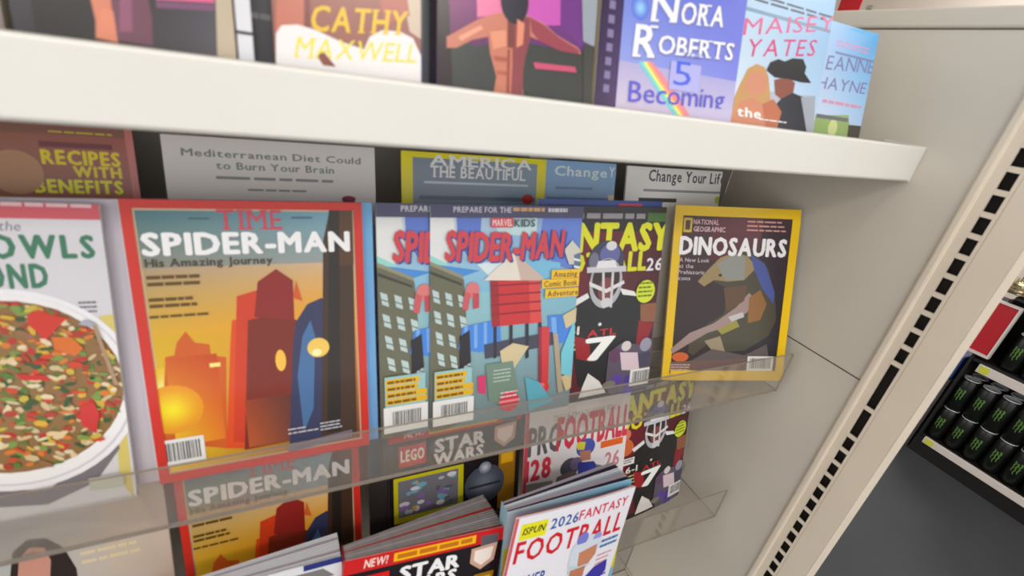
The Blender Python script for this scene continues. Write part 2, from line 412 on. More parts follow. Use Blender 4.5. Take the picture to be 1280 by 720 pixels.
# clear trays
def tray(dz, label, front_row=False):
    e = empty('clear_tray', (0, .5, H-.433+dz), label, 'tray', 'clear acrylic magazine trays')
    def tp(mb, name, bev=0):
        mb.v = [(v[0], v[1]-.5, v[2]+.433) for v in mb.v]; return mb.obj(name, [M['clear'], M['edge']], e)
    a, b = -.6195, XP-.028
    mb = MB(); mb.box(a, b, .3735, .472, -.4315, -.4285, edge=1); tp(mb, 'ledge')
    mb = MB(); mb.box(a, b, .371, .3734, -.4315, -.356, edge=1); tp(mb, 'front_lip')
    mb = MB(); mb.box(a, b, .4721, .4745, -.4315, -.392, edge=1); tp(mb, 'riser')
    mb = MB(); mb.box(a, b, .4746, .6290, -.3945, -.392, edge=1); tp(mb, 'rear_ledge')
    mb = MB(); mb.prism([(.4746, -.3915), (.477, -.3915), (.532, -.19), (.530, -.19)], a, b); tp(mb, 'back_rest')
    if front_row:
        b = .52
        mb = MB(); mb.box(a, b, .2955, .3705, -.500, -.497, edge=1); tp(mb, 'lower_ledge')
        mb = MB(); mb.box(a, b, .293, .2954, -.500, -.449, edge=1); tp(mb, 'lower_lip')
        mb = MB(); mb.box(a, b, .3706, .3734, -.500, -.4316, edge=1); tp(mb, 'step')
    return e
tray(0, 'upper clear acrylic tray holding the front covers under the white shelf')
tray(-.315, 'lower clear acrylic tray with the leaning magazines at the bottom of the photo', True)
ZF = -.4285                                # top of the upper tray's ledge, from lens height
def front(x, h=.284, off=0, **k): return frame(T1(x, ZF+h*.9701, off), .204, h, **k)
def rear(x, h=.288, off=0, **k): return frame(T0(x, -.392+h*.9701, off), .203, h, **k)
def lower(x, h=.284, off=0, **k): return frame(T2(x, ZF-.315+h*.9701, off), .203, h, **k)
def shot(mw, w, h, bg): return Art(w, h, mapper(mw, w, h), bg)
Wt = (236, 236, 236)

# ---- paperbacks on the white shelf
def bk(x, w, h, off=0, z=-.0630): 
    k = .25; n_ = math.sqrt(1+k*k); zt = z+h/n_; return frame((x, .3705+off+k*(zt+.02), zt), w, h, k)
# blue paperback with rainbow
mw = bk(.267, .146, .215); a = shot(mw, .146, .215, (92, 110, 210)); A_blue = a
a.frac(); a.grad((0, 0), (100, 100), (84, 100, 205), (80, 90, 200), (235, 214, 214), (226, 214, 226), 8)
a.grad((0, 0), (100, 62), (74, 96, 208), (72, 84, 196), (146, 160, 224), (128, 134, 224), 8)
a.map = mapper(mw, .146, .215)
a.glow((800, 10), .010, (150, 205, 245), (96, 120, 215)); 
for i, c in enumerate([(120, 200, 225), (140, 220, 190), (240, 235, 120), (250, 180, 110), (235, 140, 150)]):
    o = i*3.4; a.poly([(797+o, 78), (801+o, 77), (822+o, 104), (848+o, 144), (842+o, 145), (815+o, 106)], c)
for o, c in ((1.4, (130, 134, 190)), (0, (236, 236, 242))):
    a.text3('N', (817+o, -12+o), (850+o, -9+o), (812+o, 27+o), c, 'b', serif=True); a.text3('ORA', (853+o, 3+o), (906+o, 9+o), (849+o, 30+o), c, 'b', serif=True)
    a.text3('R', (794+o, 30+o), (822+o, 33+o), (789+o, 71+o), c, 'b', serif=True); a.text3('OBERTS', (824+o, 44+o), (917+o, 55+o), (821+o, 67+o), c, 'b', serif=True, sp=.08)
a.box((838, 76), (872, 112), (176, 176, 232)); a.text3('5', (842, 76), (864, 79), (840, 106), (80, 104, 226), 'n')
a.text3('THE', (852, 66), (876, 69), (851, 71), (88, 96, 200), 'n')
a.text3('Becoming', (786, 101), (906, 113), (784, 127), (96, 92, 206), 'n', sp=.07)
book('paperback', 'blue paperback with big white lettering and a small rainbow on its cover', mw, a, .028, (70, 70, 150), 'paperbacks on the white shelf')
# couple and cowboy hat
mw = bk(.413, .133, .215); a = shot(mw, .133, .215, (206, 220, 238))
a.frac(); a.grad((0, 0), (100, 100), (150, 190, 222), (120, 170, 220), (240, 238, 240), (206, 222, 240), 8); a.map = mapper(mw, .133, .215)
a.box((932, 8), (1048, 13), (120, 150, 176)); a.lines((944, -8), (1046, 4), 2, (60, 66, 80))
a.text3('MAISEY', (931, 23), (1044, 20), (928, 44), (214, 90, 140), 'n', .14); a.text3('YATES', (936, 49), (1022, 50), (931, 71), (210, 60, 124), 'n', .14)
a.poly([(905, 150), (912, 130), (925, 118), (950, 112), (985, 118), (1015, 120), (1012, 170), (905, 160)], (178, 186, 198))
a.poly([(912, 155), (914, 128), (924, 106), (934, 86), (945, 80), (955, 84), (960, 96), (962, 120), (966, 150), (960, 162)], (196, 150, 96))
a.poly([(930, 110), (938, 92), (950, 88), (957, 96), (958, 108), (952, 118), (938, 120)], (206, 140, 112))
a.poly([(910, 156), (924, 128), (940, 122), (956, 132), (968, 150), (972, 163)], (204, 134, 104))
a.poly([(967, 100), (985, 96), (993, 104), (990, 120), (980, 128), (968, 118)], (140, 80, 66))
a.poly([(960, 163), (966, 134), (975, 124), (990, 116), (1004, 122), (1013, 140), (1013, 168), (985, 166)], (44, 46, 56))
a.poly([(952, 130), (966, 124), (976, 140), (970, 162), (956, 158)], (186, 108, 76))
a.poly([(957, 88), (962, 78), (972, 74), (980, 77), (990, 73), (1003, 74), (1007, 84), (1005, 92), (1013, 104), (1000, 103), (985, 99), (968, 97)], (34, 32, 38))
a.text3('the', (921, 133), (950, 137), (921, 145), (244, 240, 240), 'b'); a.lines((948, 148), (985, 151), 1, (240, 238, 238)); a.poly([(1000, 122), (1018, 120), (1016, 170), (1008, 170)], (160, 166, 178))
book('paperback', 'pale blue paperback showing a couple, the man in a black cowboy hat', mw, a, .019, (150, 180, 210), 'paperbacks on the white shelf')
# last book
mw = bk(.566, .106, .165, .022); a = shot(mw, .106, .165, (222, 226, 240)); a.frac()
a.grad((0, 0), (100, 100), (170, 200, 240), (90, 170, 232), (226, 226, 240), (214, 218, 238), 6); a.map = mapper(mw, .106, .165)
a.poly([(1060, 36), (1104, 36), (1100, 64), (1090, 48)], (96, 176, 232))
a.lines((1046, 50), (1092, 60), 2, (206, 160, 200)); a.box((1044, 64), (1092, 67), (130, 140, 180))
a.text3('RAEANNE', (1006, 66), (1094, 76), (1002, 84), (130, 130, 176), 'n'); a.text3('THAYNE', (1010, 93), (1084, 104), (1006, 108), (130, 130, 176), 'n')
a.lines((1028, 124), (1077, 132), 1, (220, 150, 180), .05)
a.poly([(1010, 144), (1060, 144), (1062, 172), (1010, 172)], (150, 176, 110)); a.ell((1040, 160), .009, .010, (206, 214, 150)); a.box((1020, 142), (1060, 147), (110, 112, 118))
a.poly([(1060, 156), (1078, 158), (1077, 176), (1058, 172)], (70, 66, 60))
book('paperback', 'small pale lilac and sky blue paperback nearest to the side panel', mw, a, .018, (150, 170, 200), 'paperbacks on the white shelf')
# dark cover with bare back figure
mw = bk(.1025, .137, .215); a = shot(mw, .137, .215, (62, 60, 62)); P = a.poly
a.grad((545, -60), (745, 60), (150, 50, 120), (120, 60, 150), (92, 40, 80), (90, 50, 110), 6)
P([(595, -40), (640, -40), (640, 16), (612, 20), (596, 22)], (224, 120, 160)); P([(655, -40), (700, -40), (700, 32), (680, 32), (655, 20)], (196, 88, 176)); P([(700, -40), (728, -40), (728, 60), (704, 36)], (110, 54, 130))
P([(562, 48), (596, 58), (640, 50), (690, 60), (735, 66), (735, 140), (545, 120)], (60, 62, 60))
P([(545, -20), (560, -20), (566, 120), (545, 110)], (44, 28, 32))
P([(558, 46), (566, 42), (598, 24), (620, 17), (642, 14), (655, 18), (680, 30), (695, 44), (722, 60), (726, 68), (700, 64), (676, 52), (662, 46), (656, 70), (652, 96), (654, 125), (616, 120), (620, 96), (612, 66), (610, 46), (590, 50), (570, 60), (558, 60)], (196, 120, 98))
P([(662, 22), (680, 32), (696, 46), (722, 62), (724, 68), (700, 64), (674, 52), (664, 40)], (150, 66, 80)); P([(640, 20), (662, 22), (662, 50), (654, 80), (652, 126), (638, 124), (640, 80)], (138, 66, 72))
P([(634, 24), (642, 24), (642, 60), (634, 60)], (120, 60, 52)); a.ell((643, 2), .012, .016, (40, 36, 52)); P([(646, 24), (655, 30), (653, 56), (645, 60)], (220, 140, 110)); P([(616, 70), (634, 72), (632, 78), (618, 76)], (170, 92, 76)); P([(620, 88), (634, 90), (633, 95), (621, 93)], (176, 96, 78)); P([(612, 40), (632, 38), (632, 58), (616, 62)], (222, 146, 116)); P([(572, 46), (600, 32), (604, 36), (576, 52)], (226, 156, 128)); P([(634, 62), (637, 62), (636, 124), (632, 124)], (150, 78, 66))
P([(666, 78), (718, 84), (720, 91), (668, 86)], (196, 80, 112)); P([(726, -30), (760, -20), (762, 58), (744, 60), (728, 52)], (150, 158, 168)); P([(728, 56), (764, 62), (766, 140), (728, 130)], (66, 66, 62))
book('paperback', 'dark paperback showing a bare torso with outstretched arms against purple light', mw, a, .026, (50, 30, 50), 'paperbacks on the white shelf')
# dark spine-out book
mw = bk(.2435, .0225, .213); a = shot(mw, .0225, .213, (40, 34, 66)); a.frac(); a.grad((0, 0), (100, 100), (34, 32, 60), (44, 36, 80), (70, 48, 84), (96, 66, 110), 4)
k_ = a.map
for i in range(9): a.box((38, 30+i*5.2), (66, 33+i*5.2), (130, 120, 160))
a.ell((50, 92), .004, .004, (120, 84, 110)); a.ell((50, 40), .0, .0, (0, 0, 0))
e = empty('paperback', mw, 'thin dark indigo book turned spine outwards left of the blue paperback', 'book', 'paperbacks on the white shelf')
a.build('spine', e, M['inkg']); mb = MB(); mb.box(-.0105, .0105, .0002, .12, .001, .211); mb.obj('page_block', M['pulp'], e)
# yellow lettered book
mw = bk(-.006, .096, .19); a = shot(mw, .096, .19, (150, 92, 80)); P = a.poly
P([(345, -60), (380, -60), (380, 40), (345, 40)], (188, 112, 92)); P([(380, -30), (388, -30), (388, 42), (380, 40)], (126, 66, 60))
P([(500, -30), (530, -30), (530, 52), (512, 40), (508, 20)], (200, 180, 160)); P([(470, -30), (505, -30), (512, 20), (480, 30)], (176, 100, 84))
P([(345, 42), (352, 32), (372, 31), (395, 38), (425, 52), (455, 62), (462, 46), (478, 38), (500, 40), (516, 48), (526, 70), (534, 110), (345, 90)], (226, 222, 222)); P([(396, 70), (404, 64), (412, 74), (420, 84), (404, 82)], (130, 70, 60))
a.text3('CATHY', (391, 7), (510, 15), (388, 39), (226, 184, 30), 'b', serif=True); a.text3('MAXWELL', (372, 47), (524, 56), (368, 72), (226, 214, 60), 'n', serif=True)
book('paperback', 'brown and cream paperback with two lines of big yellow lettering', mw, a, .022, (120, 70, 60), 'paperbacks on the white shelf')
# blue book behind it
mw = bk(-.002, .105, .175, .0235); a = shot(mw, .105, .175, (88, 98, 180)); a.frac(); a.grad((0, 0), (100, 100), (80, 90, 120), (120, 130, 140), (80, 92, 184), (86, 96, 190), 5); a.box((94, 0), (100, 100), (112, 116, 124)); a.box((0, 0), (94, 62), (118, 120, 126))
book('paperback', 'blue grey paperback peeping out behind the yellow lettered one', mw, a, .02, (70, 80, 150), 'paperbacks on the white shelf')
# grey dark book and the white strip in front of it
mw = bk(-.066, .085, .18, .026); a = shot(mw, .085, .18, (84, 84, 92)); a.frac(); a.grad((0, 0), (100, 100), (96, 88, 90), (104, 92, 92), (66, 68, 78), (60, 62, 74), 5); a.lines((52, 40), (90, 70), 3, (140, 140, 150), .5, .2)
book('paperback', 'charcoal grey paperback behind the white plastic divider strip', mw, a, .02, (50, 50, 60), 'paperbacks on the white shelf')
mw = bk(-.0275, .009, .2, .002); e = empty('shelf_divider', mw, 'glossy white plastic divider strip between the paperbacks', 'divider')
mb = MB(); mb.box(-.0045, .0045, 0, .002, 0, .2); bevel(mb.obj('upright_strip', M['divider'], e), .0006); mb = MB(); mb.box(-.0005, .0005, .002, .02, 0, .2); mb.obj('fin', M['divider'], e)
mb = MB(); mb.box(-.0046, .0046, -.0006, -.0001, .058, .0595); mb.obj('groove', M['dark'], e)
# left dark book
mw = bk(-.133, .1045, .19, .0015); a = shot(mw, .1045, .19, (50, 44, 50)); P = a.poly
a.grad((28, -60), (300, 64), (24, 20, 20), (84, 82, 90), (32, 26, 24), (92, 88, 96), 8)
P([(190, -60), (268, -60), (268, 4), (195, 0)], (214, 96, 140)); P([(195, 2), (268, 6), (268, 14), (196, 10)], (120, 80, 110)); P([(138, -40), (176, -40), (190, 20), (192, 58), (142, 50)], (110, 70, 86)); P([(150, -30), (164, -30), (166, 40), (150, 40)], (140, 84, 110))
P([(110, -60), (134, -60), (140, 10), (144, 50), (120, 48), (120, 26), (114, 0)], (206, 126, 100)); P([(127, 10), (142, 14), (148, 54), (122, 48)], (214, 132, 104))
P([(268, -60), (300, -60), (302, 80), (272, 74)], (186, 170, 148))
book('paperback', 'dark paperback at upper left showing a standing bare chested figure and pink light', mw, a, .022, (30, 26, 26), 'paperbacks on the white shelf')
mw = bk(-.245, .108, .19, .001); a = shot(mw, .108, .19, (186, 164, 130)); a.frac(); a.grad((0, 0), (100, 100), (200, 180, 150), (176, 152, 116), (190, 170, 140), (170, 148, 118), 4); a.box((91, 0), (100, 100), (134, 116, 116)); a.text('LOVE', (10, 30), (80, 46), (150, 110, 80), 'n')
a.t = [t for t in a.t if t[1] < 3]
book('paperback', 'tan paperback cut by the left edge of the photo on the white shelf', mw, a, .022, (150, 130, 100), 'paperbacks on the white shelf')

# ---- upper tray, front row
def time_art(mw, w, h):
    a = shot(mw, w, h, (206, 44, 32)); P = a.poly; a.frac()
    a.box((4, 2.6), (96, 97), (214, 186, 150))
    a.grad((4.9, 3.4), (95.1, 22), (70, 116, 124), (120, 168, 190), (140, 138, 124), (150, 160, 160), 8)
    a.grad((4.9, 22), (95.1, 45), (172, 150, 120), (214, 180, 140), (220, 170, 40), (240, 150, 20), 8)
    a.grad((4.9, 45), (95.1, 96.1), (214, 172, 30), (236, 150, 40), (236, 190, 10), (120, 60, 40), 8)
    a.map = mapper(mw0, w0, h0)
    a.glow((206, 500), .034, (250, 250, 190), (226, 186, 40))
    P([(196, 552), (205, 490), (207, 446), (218, 444), (221, 428), (232, 414), (244, 428), (262, 430), (264, 444), (283, 446), (284, 560)], (206, 92, 24))
    a.grad((206, 448), (284, 560), (206, 92, 24), (196, 70, 20), (236, 196, 16), (226, 120, 20), 6)
    a.glow((216, 512), .026, (244, 226, 30), (230, 150, 20)); a.box((262, 454), (276, 459), (250, 230, 130))
    P([(283, 560), (288, 430), (290, 400), (310, 396), (318, 560)], (220, 76, 22)); P([(292, 552), (296, 370), (330, 360), (340, 552)], (206, 60, 26))
    P([(306, 562), (310, 400), (345, 392), (372, 400), (376, 548)], (122, 40, 26)); P([(318, 396), (322, 352), (345, 336), (366, 350), (368, 400)], (140, 34, 30))
    a.grad((306, 500), (372, 560), (150, 60, 30), (90, 46, 40), (190, 90, 40), (110, 60, 50), 5)
    P([(362, 558), (366, 430), (370, 402), (384, 380), (402, 372), (410, 380), (412, 548)], (52, 56, 92)); P([(372, 470), (378, 420), (388, 400), (394, 420), (392, 510), (380, 540)], (70, 110, 160))
    P([(402, 545), (404, 300), (412, 262), (440, 262), (446, 540)], (66, 46, 34)); P([(409, 540), (411, 262), (440, 262), (440, 300), (424, 300), (426, 538)], (40, 34, 30)); P([(424, 260), (440, 258), (442, 330), (424, 332)], (84, 56, 34))
    a.ell((351, 450), .005, .012, (244, 190, 70)); a.ell((398, 434), .011, .011, (240, 200, 90)); a.ell((396, 440), .005, .004, (252, 240, 180)); P([(366, 372), (370, 350), (378, 376)], (210, 90, 40))
    P([(362, 556), (400, 546), (440, 536), (440, 545), (360, 565)], (120, 110, 130)); a.lines((360, 536), (400, 546), 2, (214, 206, 206), .5, .3)
    a.lines((400, 528), (432, 540), 3, (196, 196, 214), .3, .4)
    a.text('TIME', (270, 262), (353, 287), (208, 62, 84), 'n', serif=True, sp=.16); a.box((235, 272), (262, 274), (70, 96, 104)); a.box((364, 271), (390, 273), (70, 96, 120))
    a.text('SPIDER-MAN', (177, 292), (436, 319), (240, 240, 242), 'x', sp=.08)
    a.text('His Amazing Journey', (181, 324), (341, 334), (70, 58, 40), 'b')
    a.lines((183, 345), (262, 362), 2, (96, 66, 20), .15); a.lines((186, 373), (256, 389), 2, (96, 70, 20), .3); a.lines((187, 395), (266, 401), 1, (96, 70, 20), .1)
    a.barcode((195, 552), (260, 586))
    a.frac(); r_ = (206, 44, 32); a.box((0, 0), (100, 2.8), r_); a.box((0, 96.6), (100, 100), r_); a.box((0, 2), (4.2, 98), r_); a.box((95.8, 2), (100, 98), r_)
    return a
mw0 = front(-.1405); w0, h0 = .204, .284
magazine('magazine', 'red bordered magazine with a sunset city skyline, in the upper tray front row', mw0, time_art(mw0, w0, h0), .004, back=(190, 40, 34))
mwT2 = lower(-.146)
# bowls
mw = front(-.3565, .285, -.0065, roll=-math.radians(1.2)); w_, h_ = .204, .285; a = shot(mw, w_, h_, (212, 210, 216)); P = a.poly
a.frac(); a.box((0, 0), (100, 4.6), (206, 84, 96)); 
a.map = mapper(mw, w_, h_); a.lines((0, 252), (122, 258), 1, (232, 190, 196), .02, .8)
a.box((128, 248), (180, 640), (206, 200, 206)); P([(124, 395), (142, 392), (168, 622), (150, 600), (140, 470)], (214, 196, 110))
a.text('the', (-4, 276), (26, 288), (120, 112, 126), 'n', shear=.2)
a.text('FULL BOWLS', (-190, 293), (119, 324), (58, 120, 92), 'x', sp=.14); a.text('& BEYOND', (-140, 333), (62, 364), (58, 120, 92), 'x', sp=.14)
a.lines((98, 377), (124, 394), 3, (110, 110, 122), .1, .45)
C0 = (18, 492); cu, cv = a.map(C0)
P([(-40, 612), (60, 612), (130, 560), (146, 540), (150, 560), (120, 602), (60, 630), (-40, 636)], (120, 114, 122))
a.ell((cu, cv), .087, .093, (236, 234, 238), 44, uv=True); a.ell((cu, cv), .083, .088, (206, 204, 212), 44, uv=True); a.ell((cu, cv-.001), .081, .087, (236, 234, 236), 44, uv=True); a.ell((cu, cv-.004), .0755, .079, (140, 104, 60), 40, uv=True)
rnd = random.Random(5); pal = [(206, 66, 36), (190, 46, 40), (212, 120, 40), (214, 170, 50), (84, 120, 50), (54, 84, 44), (120, 150, 70), (206, 184, 140), (224, 206, 170), (150, 104, 70), (222, 196, 150), (170, 60, 40), (196, 176, 60)]
for i in range(620):
    r = .074*math.sqrt(rnd.random()); th = rnd.random()*6.283
    z_ = r*math.sin(th); band = pal if abs(z_) > .02 or rnd.random() < .6 else pal[4:10]
    px_, py_ = cu+r*math.cos(th), cv-.004+r*math.sin(th)*1.05; l = rnd.uniform(.0018, .0062); ww = rnd.uniform(.0012, .0034); ro = rnd.gauss(.2, .5)
    if i % 12: a.k -= 1
    a.ell((px_, py_), l, ww, rnd.choice(band), 6, ro, uv=True)
a.k += 2
P([(36, 392), (50, 386), (62, 392), (86, 396), (74, 408), (60, 424), (48, 414), (36, 404)], (206, 52, 34)); P([(66, 420), (90, 420), (106, 434), (96, 444), (70, 436)], (214, 110, 36))
P([(100, 508), (118, 500), (126, 516), (122, 540), (104, 530)], (200, 48, 44)); P([(22, 466), (60, 468), (66, 474), (30, 474)], (200, 40, 36))
P([(99, 404), (108, 398), (122, 404), (116, 408)], (170, 170, 184)); P([(116, 404), (122, 406), (150, 480), (144, 480)], (170, 140, 110))
a.box((112, 596), (158, 612), (190, 194, 180))
magazine('magazine', 'white cookery magazine with a large bowl of colourful salad, leftmost in the upper tray', mw, a, .0045, back=(190, 186, 190))
mw = front(-.3455, .282, .0052); a = shot(mw, .204, .282, (200, 192, 202)); a.frac(); a.box((99, 0), (100, 100), (216, 212, 220))
magazine('magazine', 'plain pale lilac magazine edge showing between the salad cover and the red bordered one', mw, a, .003, back=(196, 188, 198))
mw = front(-.129, .2825, .0062); a = shot(mw, .204, .2825, (100, 160, 214)); a.frac(); a.grad((0, 0), (100, 100), (90, 150, 200), (110, 174, 222), (90, 140, 200), (110, 160, 214), 3)
magazine('magazine', 'sky blue magazine edge sticking out right of the red bordered magazine', mw, a, .003, back=(60, 90, 130))
# comics
def comic_art(mw, w, h):
    a = shot(mw, w, h, (150, 196, 214)); P = a.poly; a.frac(); a.map = mapper(mwc, .204, .284)
    a.grad((530, 264), (740, 380), (214, 222, 224), (96, 130, 206), (110, 180, 214), (150, 196, 220), 8); a.grad((530, 370), (750, 560), (150, 200, 206), (120, 180, 206), (110, 126, 126), (120, 132, 140), 6)
    P([(570, 266), (602, 266), (600, 300), (590, 330), (572, 300)], (92, 120, 204)); P([(680, 262), (730, 262), (724, 340), (690, 330), (676, 290)], (98, 128, 208))
    P([(536, 268), (566, 268), (572, 312), (556, 330), (536, 318)], (224, 226, 226)); P([(536, 318), (560, 330), (540, 348)], (150, 214, 206))
    P([(615, 262), (672, 262), (670, 296), (622, 292)], (190, 216, 220)); P([(540, 330), (600, 338), (560, 352), (540, 336)], (70, 140, 214)); P([(630, 320), (700, 328), (700, 372), (640, 360)], (120, 186, 220)); P([(596, 330), (640, 322), (660, 340), (612, 346)], (214, 228, 232))
    # stone house on the left
    P([(536, 326), (578, 344), (580, 352), (590, 520), (536, 548)], (104, 104, 84)); P([(536, 326), (578, 344), (579, 349), (536, 331)], (146, 142, 116)); P([(536, 338), (577, 354), (577, 357), (536, 342)], (60, 60, 48))
    for r in range(5):
        for c in range(3):
            x = 540+c*16+r*2; y = 362+r*26+c*3
            P([(x, y), (x+8, y+3), (x+10, y+18), (x+2, y+15)], (186, 206, 206)); P([(x, y+8), (x+9, y+11), (x+9.3, y+12.4), (x+.3, y+9.4)], (84, 88, 76))
    # rooftops: a red water tank with a pale lid between blue awnings, a red mast
    P([(572, 436), (578, 408), (624, 398), (626, 432), (600, 440)], (66, 132, 220)); P([(684, 394), (712, 392), (716, 424), (686, 432)], (66, 130, 216))
    for q in range(4): P([(580+q*12, 408-q*2.4), (584+q*12, 407-q*2.4), (584+q*12, 436-q*2), (580+q*12, 437-q*2)], (120, 170, 232))
    P([(688, 396), (694, 396), (696, 430), (690, 431)], (120, 170, 232)); P([(604, 430), (690, 414), (692, 430), (606, 448)], (64, 66, 84))
    for q in (616, 636, 656, 672): P([(q, 396), (q+4, 396), (q+4, 446), (q, 448)], (42, 40, 52))
    P([(612, 350), (674, 350), (676, 402), (614, 408)], (200, 46, 52)); P([(612, 350), (622, 350), (624, 407), (614, 408)], (160, 34, 44)); P([(660, 350), (674, 350), (676, 402), (662, 404)], (216, 70, 70))
    P([(642, 314), (682, 350), (604, 350)], (226, 218, 206)); P([(642, 314), (682, 350), (650, 350)], (200, 178, 166))
    for q in range(4): a.box((613, 356+q*12), (675, 358+q*12), (140, 28, 40))
    a.ell((590, 362), .009, .010, (216, 120, 120)); P([(580, 364), (588, 366), (584, 388), (577, 386)], (200, 90, 96)); P([(590, 366), (598, 366), (598, 384), (591, 386)], (190, 70, 80))
    P([(672, 408), (686, 408), (684, 478), (672, 480)], (204, 56, 62)); P([(672, 408), (676, 408), (676, 480), (672, 480)], (150, 40, 60)); a.ell((677, 484), .0105, .009, (206, 50, 56)); a.ell((675, 481), .006, .004, (224, 110, 110))
    P([(574, 420), (586, 412), (588, 452), (574, 460)], (36, 34, 40)); P([(596, 470), (606, 468), (606, 492), (597, 490)], (214, 56, 110)); 
    P([(624, 438), (640, 428), (660, 432), (640, 462), (626, 452)], (206, 190, 150)); P([(702, 394), (726, 380), (722, 400), (706, 410)], (206, 190, 150)); P([(700, 470), (722, 460), (720, 478), (706, 488)], (206, 186, 140)); P([(690, 416), (696, 416), (702, 488), (696, 490)], (176, 156, 130))
    P([(700, 440), (716, 400), (722, 430), (712, 470), (700, 466)], (116, 196, 214)); P([(655, 470), (672, 476), (690, 500), (660, 512)], (90, 170, 190)); P([(606, 455), (640, 450), (648, 500), (640, 510), (610, 500)], (116, 140, 126)); a.lines((616, 462), (640, 480), 4, (190, 206, 196), .2, .3)
    P([(704, 312), (714, 300), (724, 312), (726, 330), (710, 330)], (206, 204, 190)); P([(716, 318), (732, 312), (730, 360), (716, 362)], (96, 116, 146))
    for i in range(5): P([(716, 322+i*9), (732, 326+i*9), (732, 328+i*9), (716, 325+i*9)], (226, 230, 234))
    a.frac(); a.box((0, 0), (100, 5.2), (74, 72, 106)); a.map = mapper(mwc, .204, .284)
    a.text('PREPARE FOR THE', (566, 258), (638, 265), (206, 204, 214), 'b'); a.lines((640, 259), (680, 265), 1, (206, 160, 110), .02, .8); a.lines((684, 260), (708, 266), 1, (206, 204, 214), .02, .8)
    a.box((613, 272), (640, 284), (214, 70, 74)); a.text('MARVEL', (615, 274), (639, 282), (240, 220, 222), 'b'); a.text('KIDS', (642, 274), (667, 283), (66, 84, 96), 'b')
    a.text('SPIDER-MAN', (558, 294), (702, 329), (60, 70, 150), 'x', sp=.05, shear=.12, arch=-.003); a.text('SPIDER-MAN', (556, 292), (700, 327), (206, 66, 74), 'x', sp=.05, shear=.12, arch=-.003)
    for j, (tx, x0, x1) in enumerate((('Amazing', 688, 722), ('Comic Book', 676, 722), ('Adventures!', 680, 728))):
        a.box((x0, 337+j*12), (x1, 348+j*12), (236, 190, 40)); a.text(tx, (x0+3, 339+j*12), (x1-3, 346+j*12), (110, 70, 20), 'b')
    a.box((542, 464), (588, 501), (150, 196, 200))
    for j in range(4): a.box((543, 467+j*8), ((582, 580, 590, 590)[j], 474+j*8), (228, 180, 26)); a.lines((545, 469+j*8), (578, 473+j*8), 1, (120, 84, 20), .1, .8)
    a.ell((635, 500), .014, .0145, (206, 52, 66)); a.lines((624, 489), (646, 499), 2, (236, 200, 206), .1, .4); a.box((622, 500), (648, 503), (230, 140, 150))
    a.box((540, 501), (590, 532), (234, 234, 234)); a.barcode((546, 503), (586, 526))
    return a
mwc = front(.1375)
magazine('comic_magazine', 'light blue comic magazine in full view with red title lettering and stone house', mwc, comic_art(mwc, .204, .284), .003, group='light blue comic magazines', back=(90, 100, 130))
a1 = comic_art(mwc, .204, .284); mwc0 = front(.0785, .283, .0042); a1.h = .283
magazine('comic_magazine', 'light blue comic magazine half hidden behind the copy on its right', mwc0, a1, .003, group='light blue comic magazines', back=(90, 100, 130))
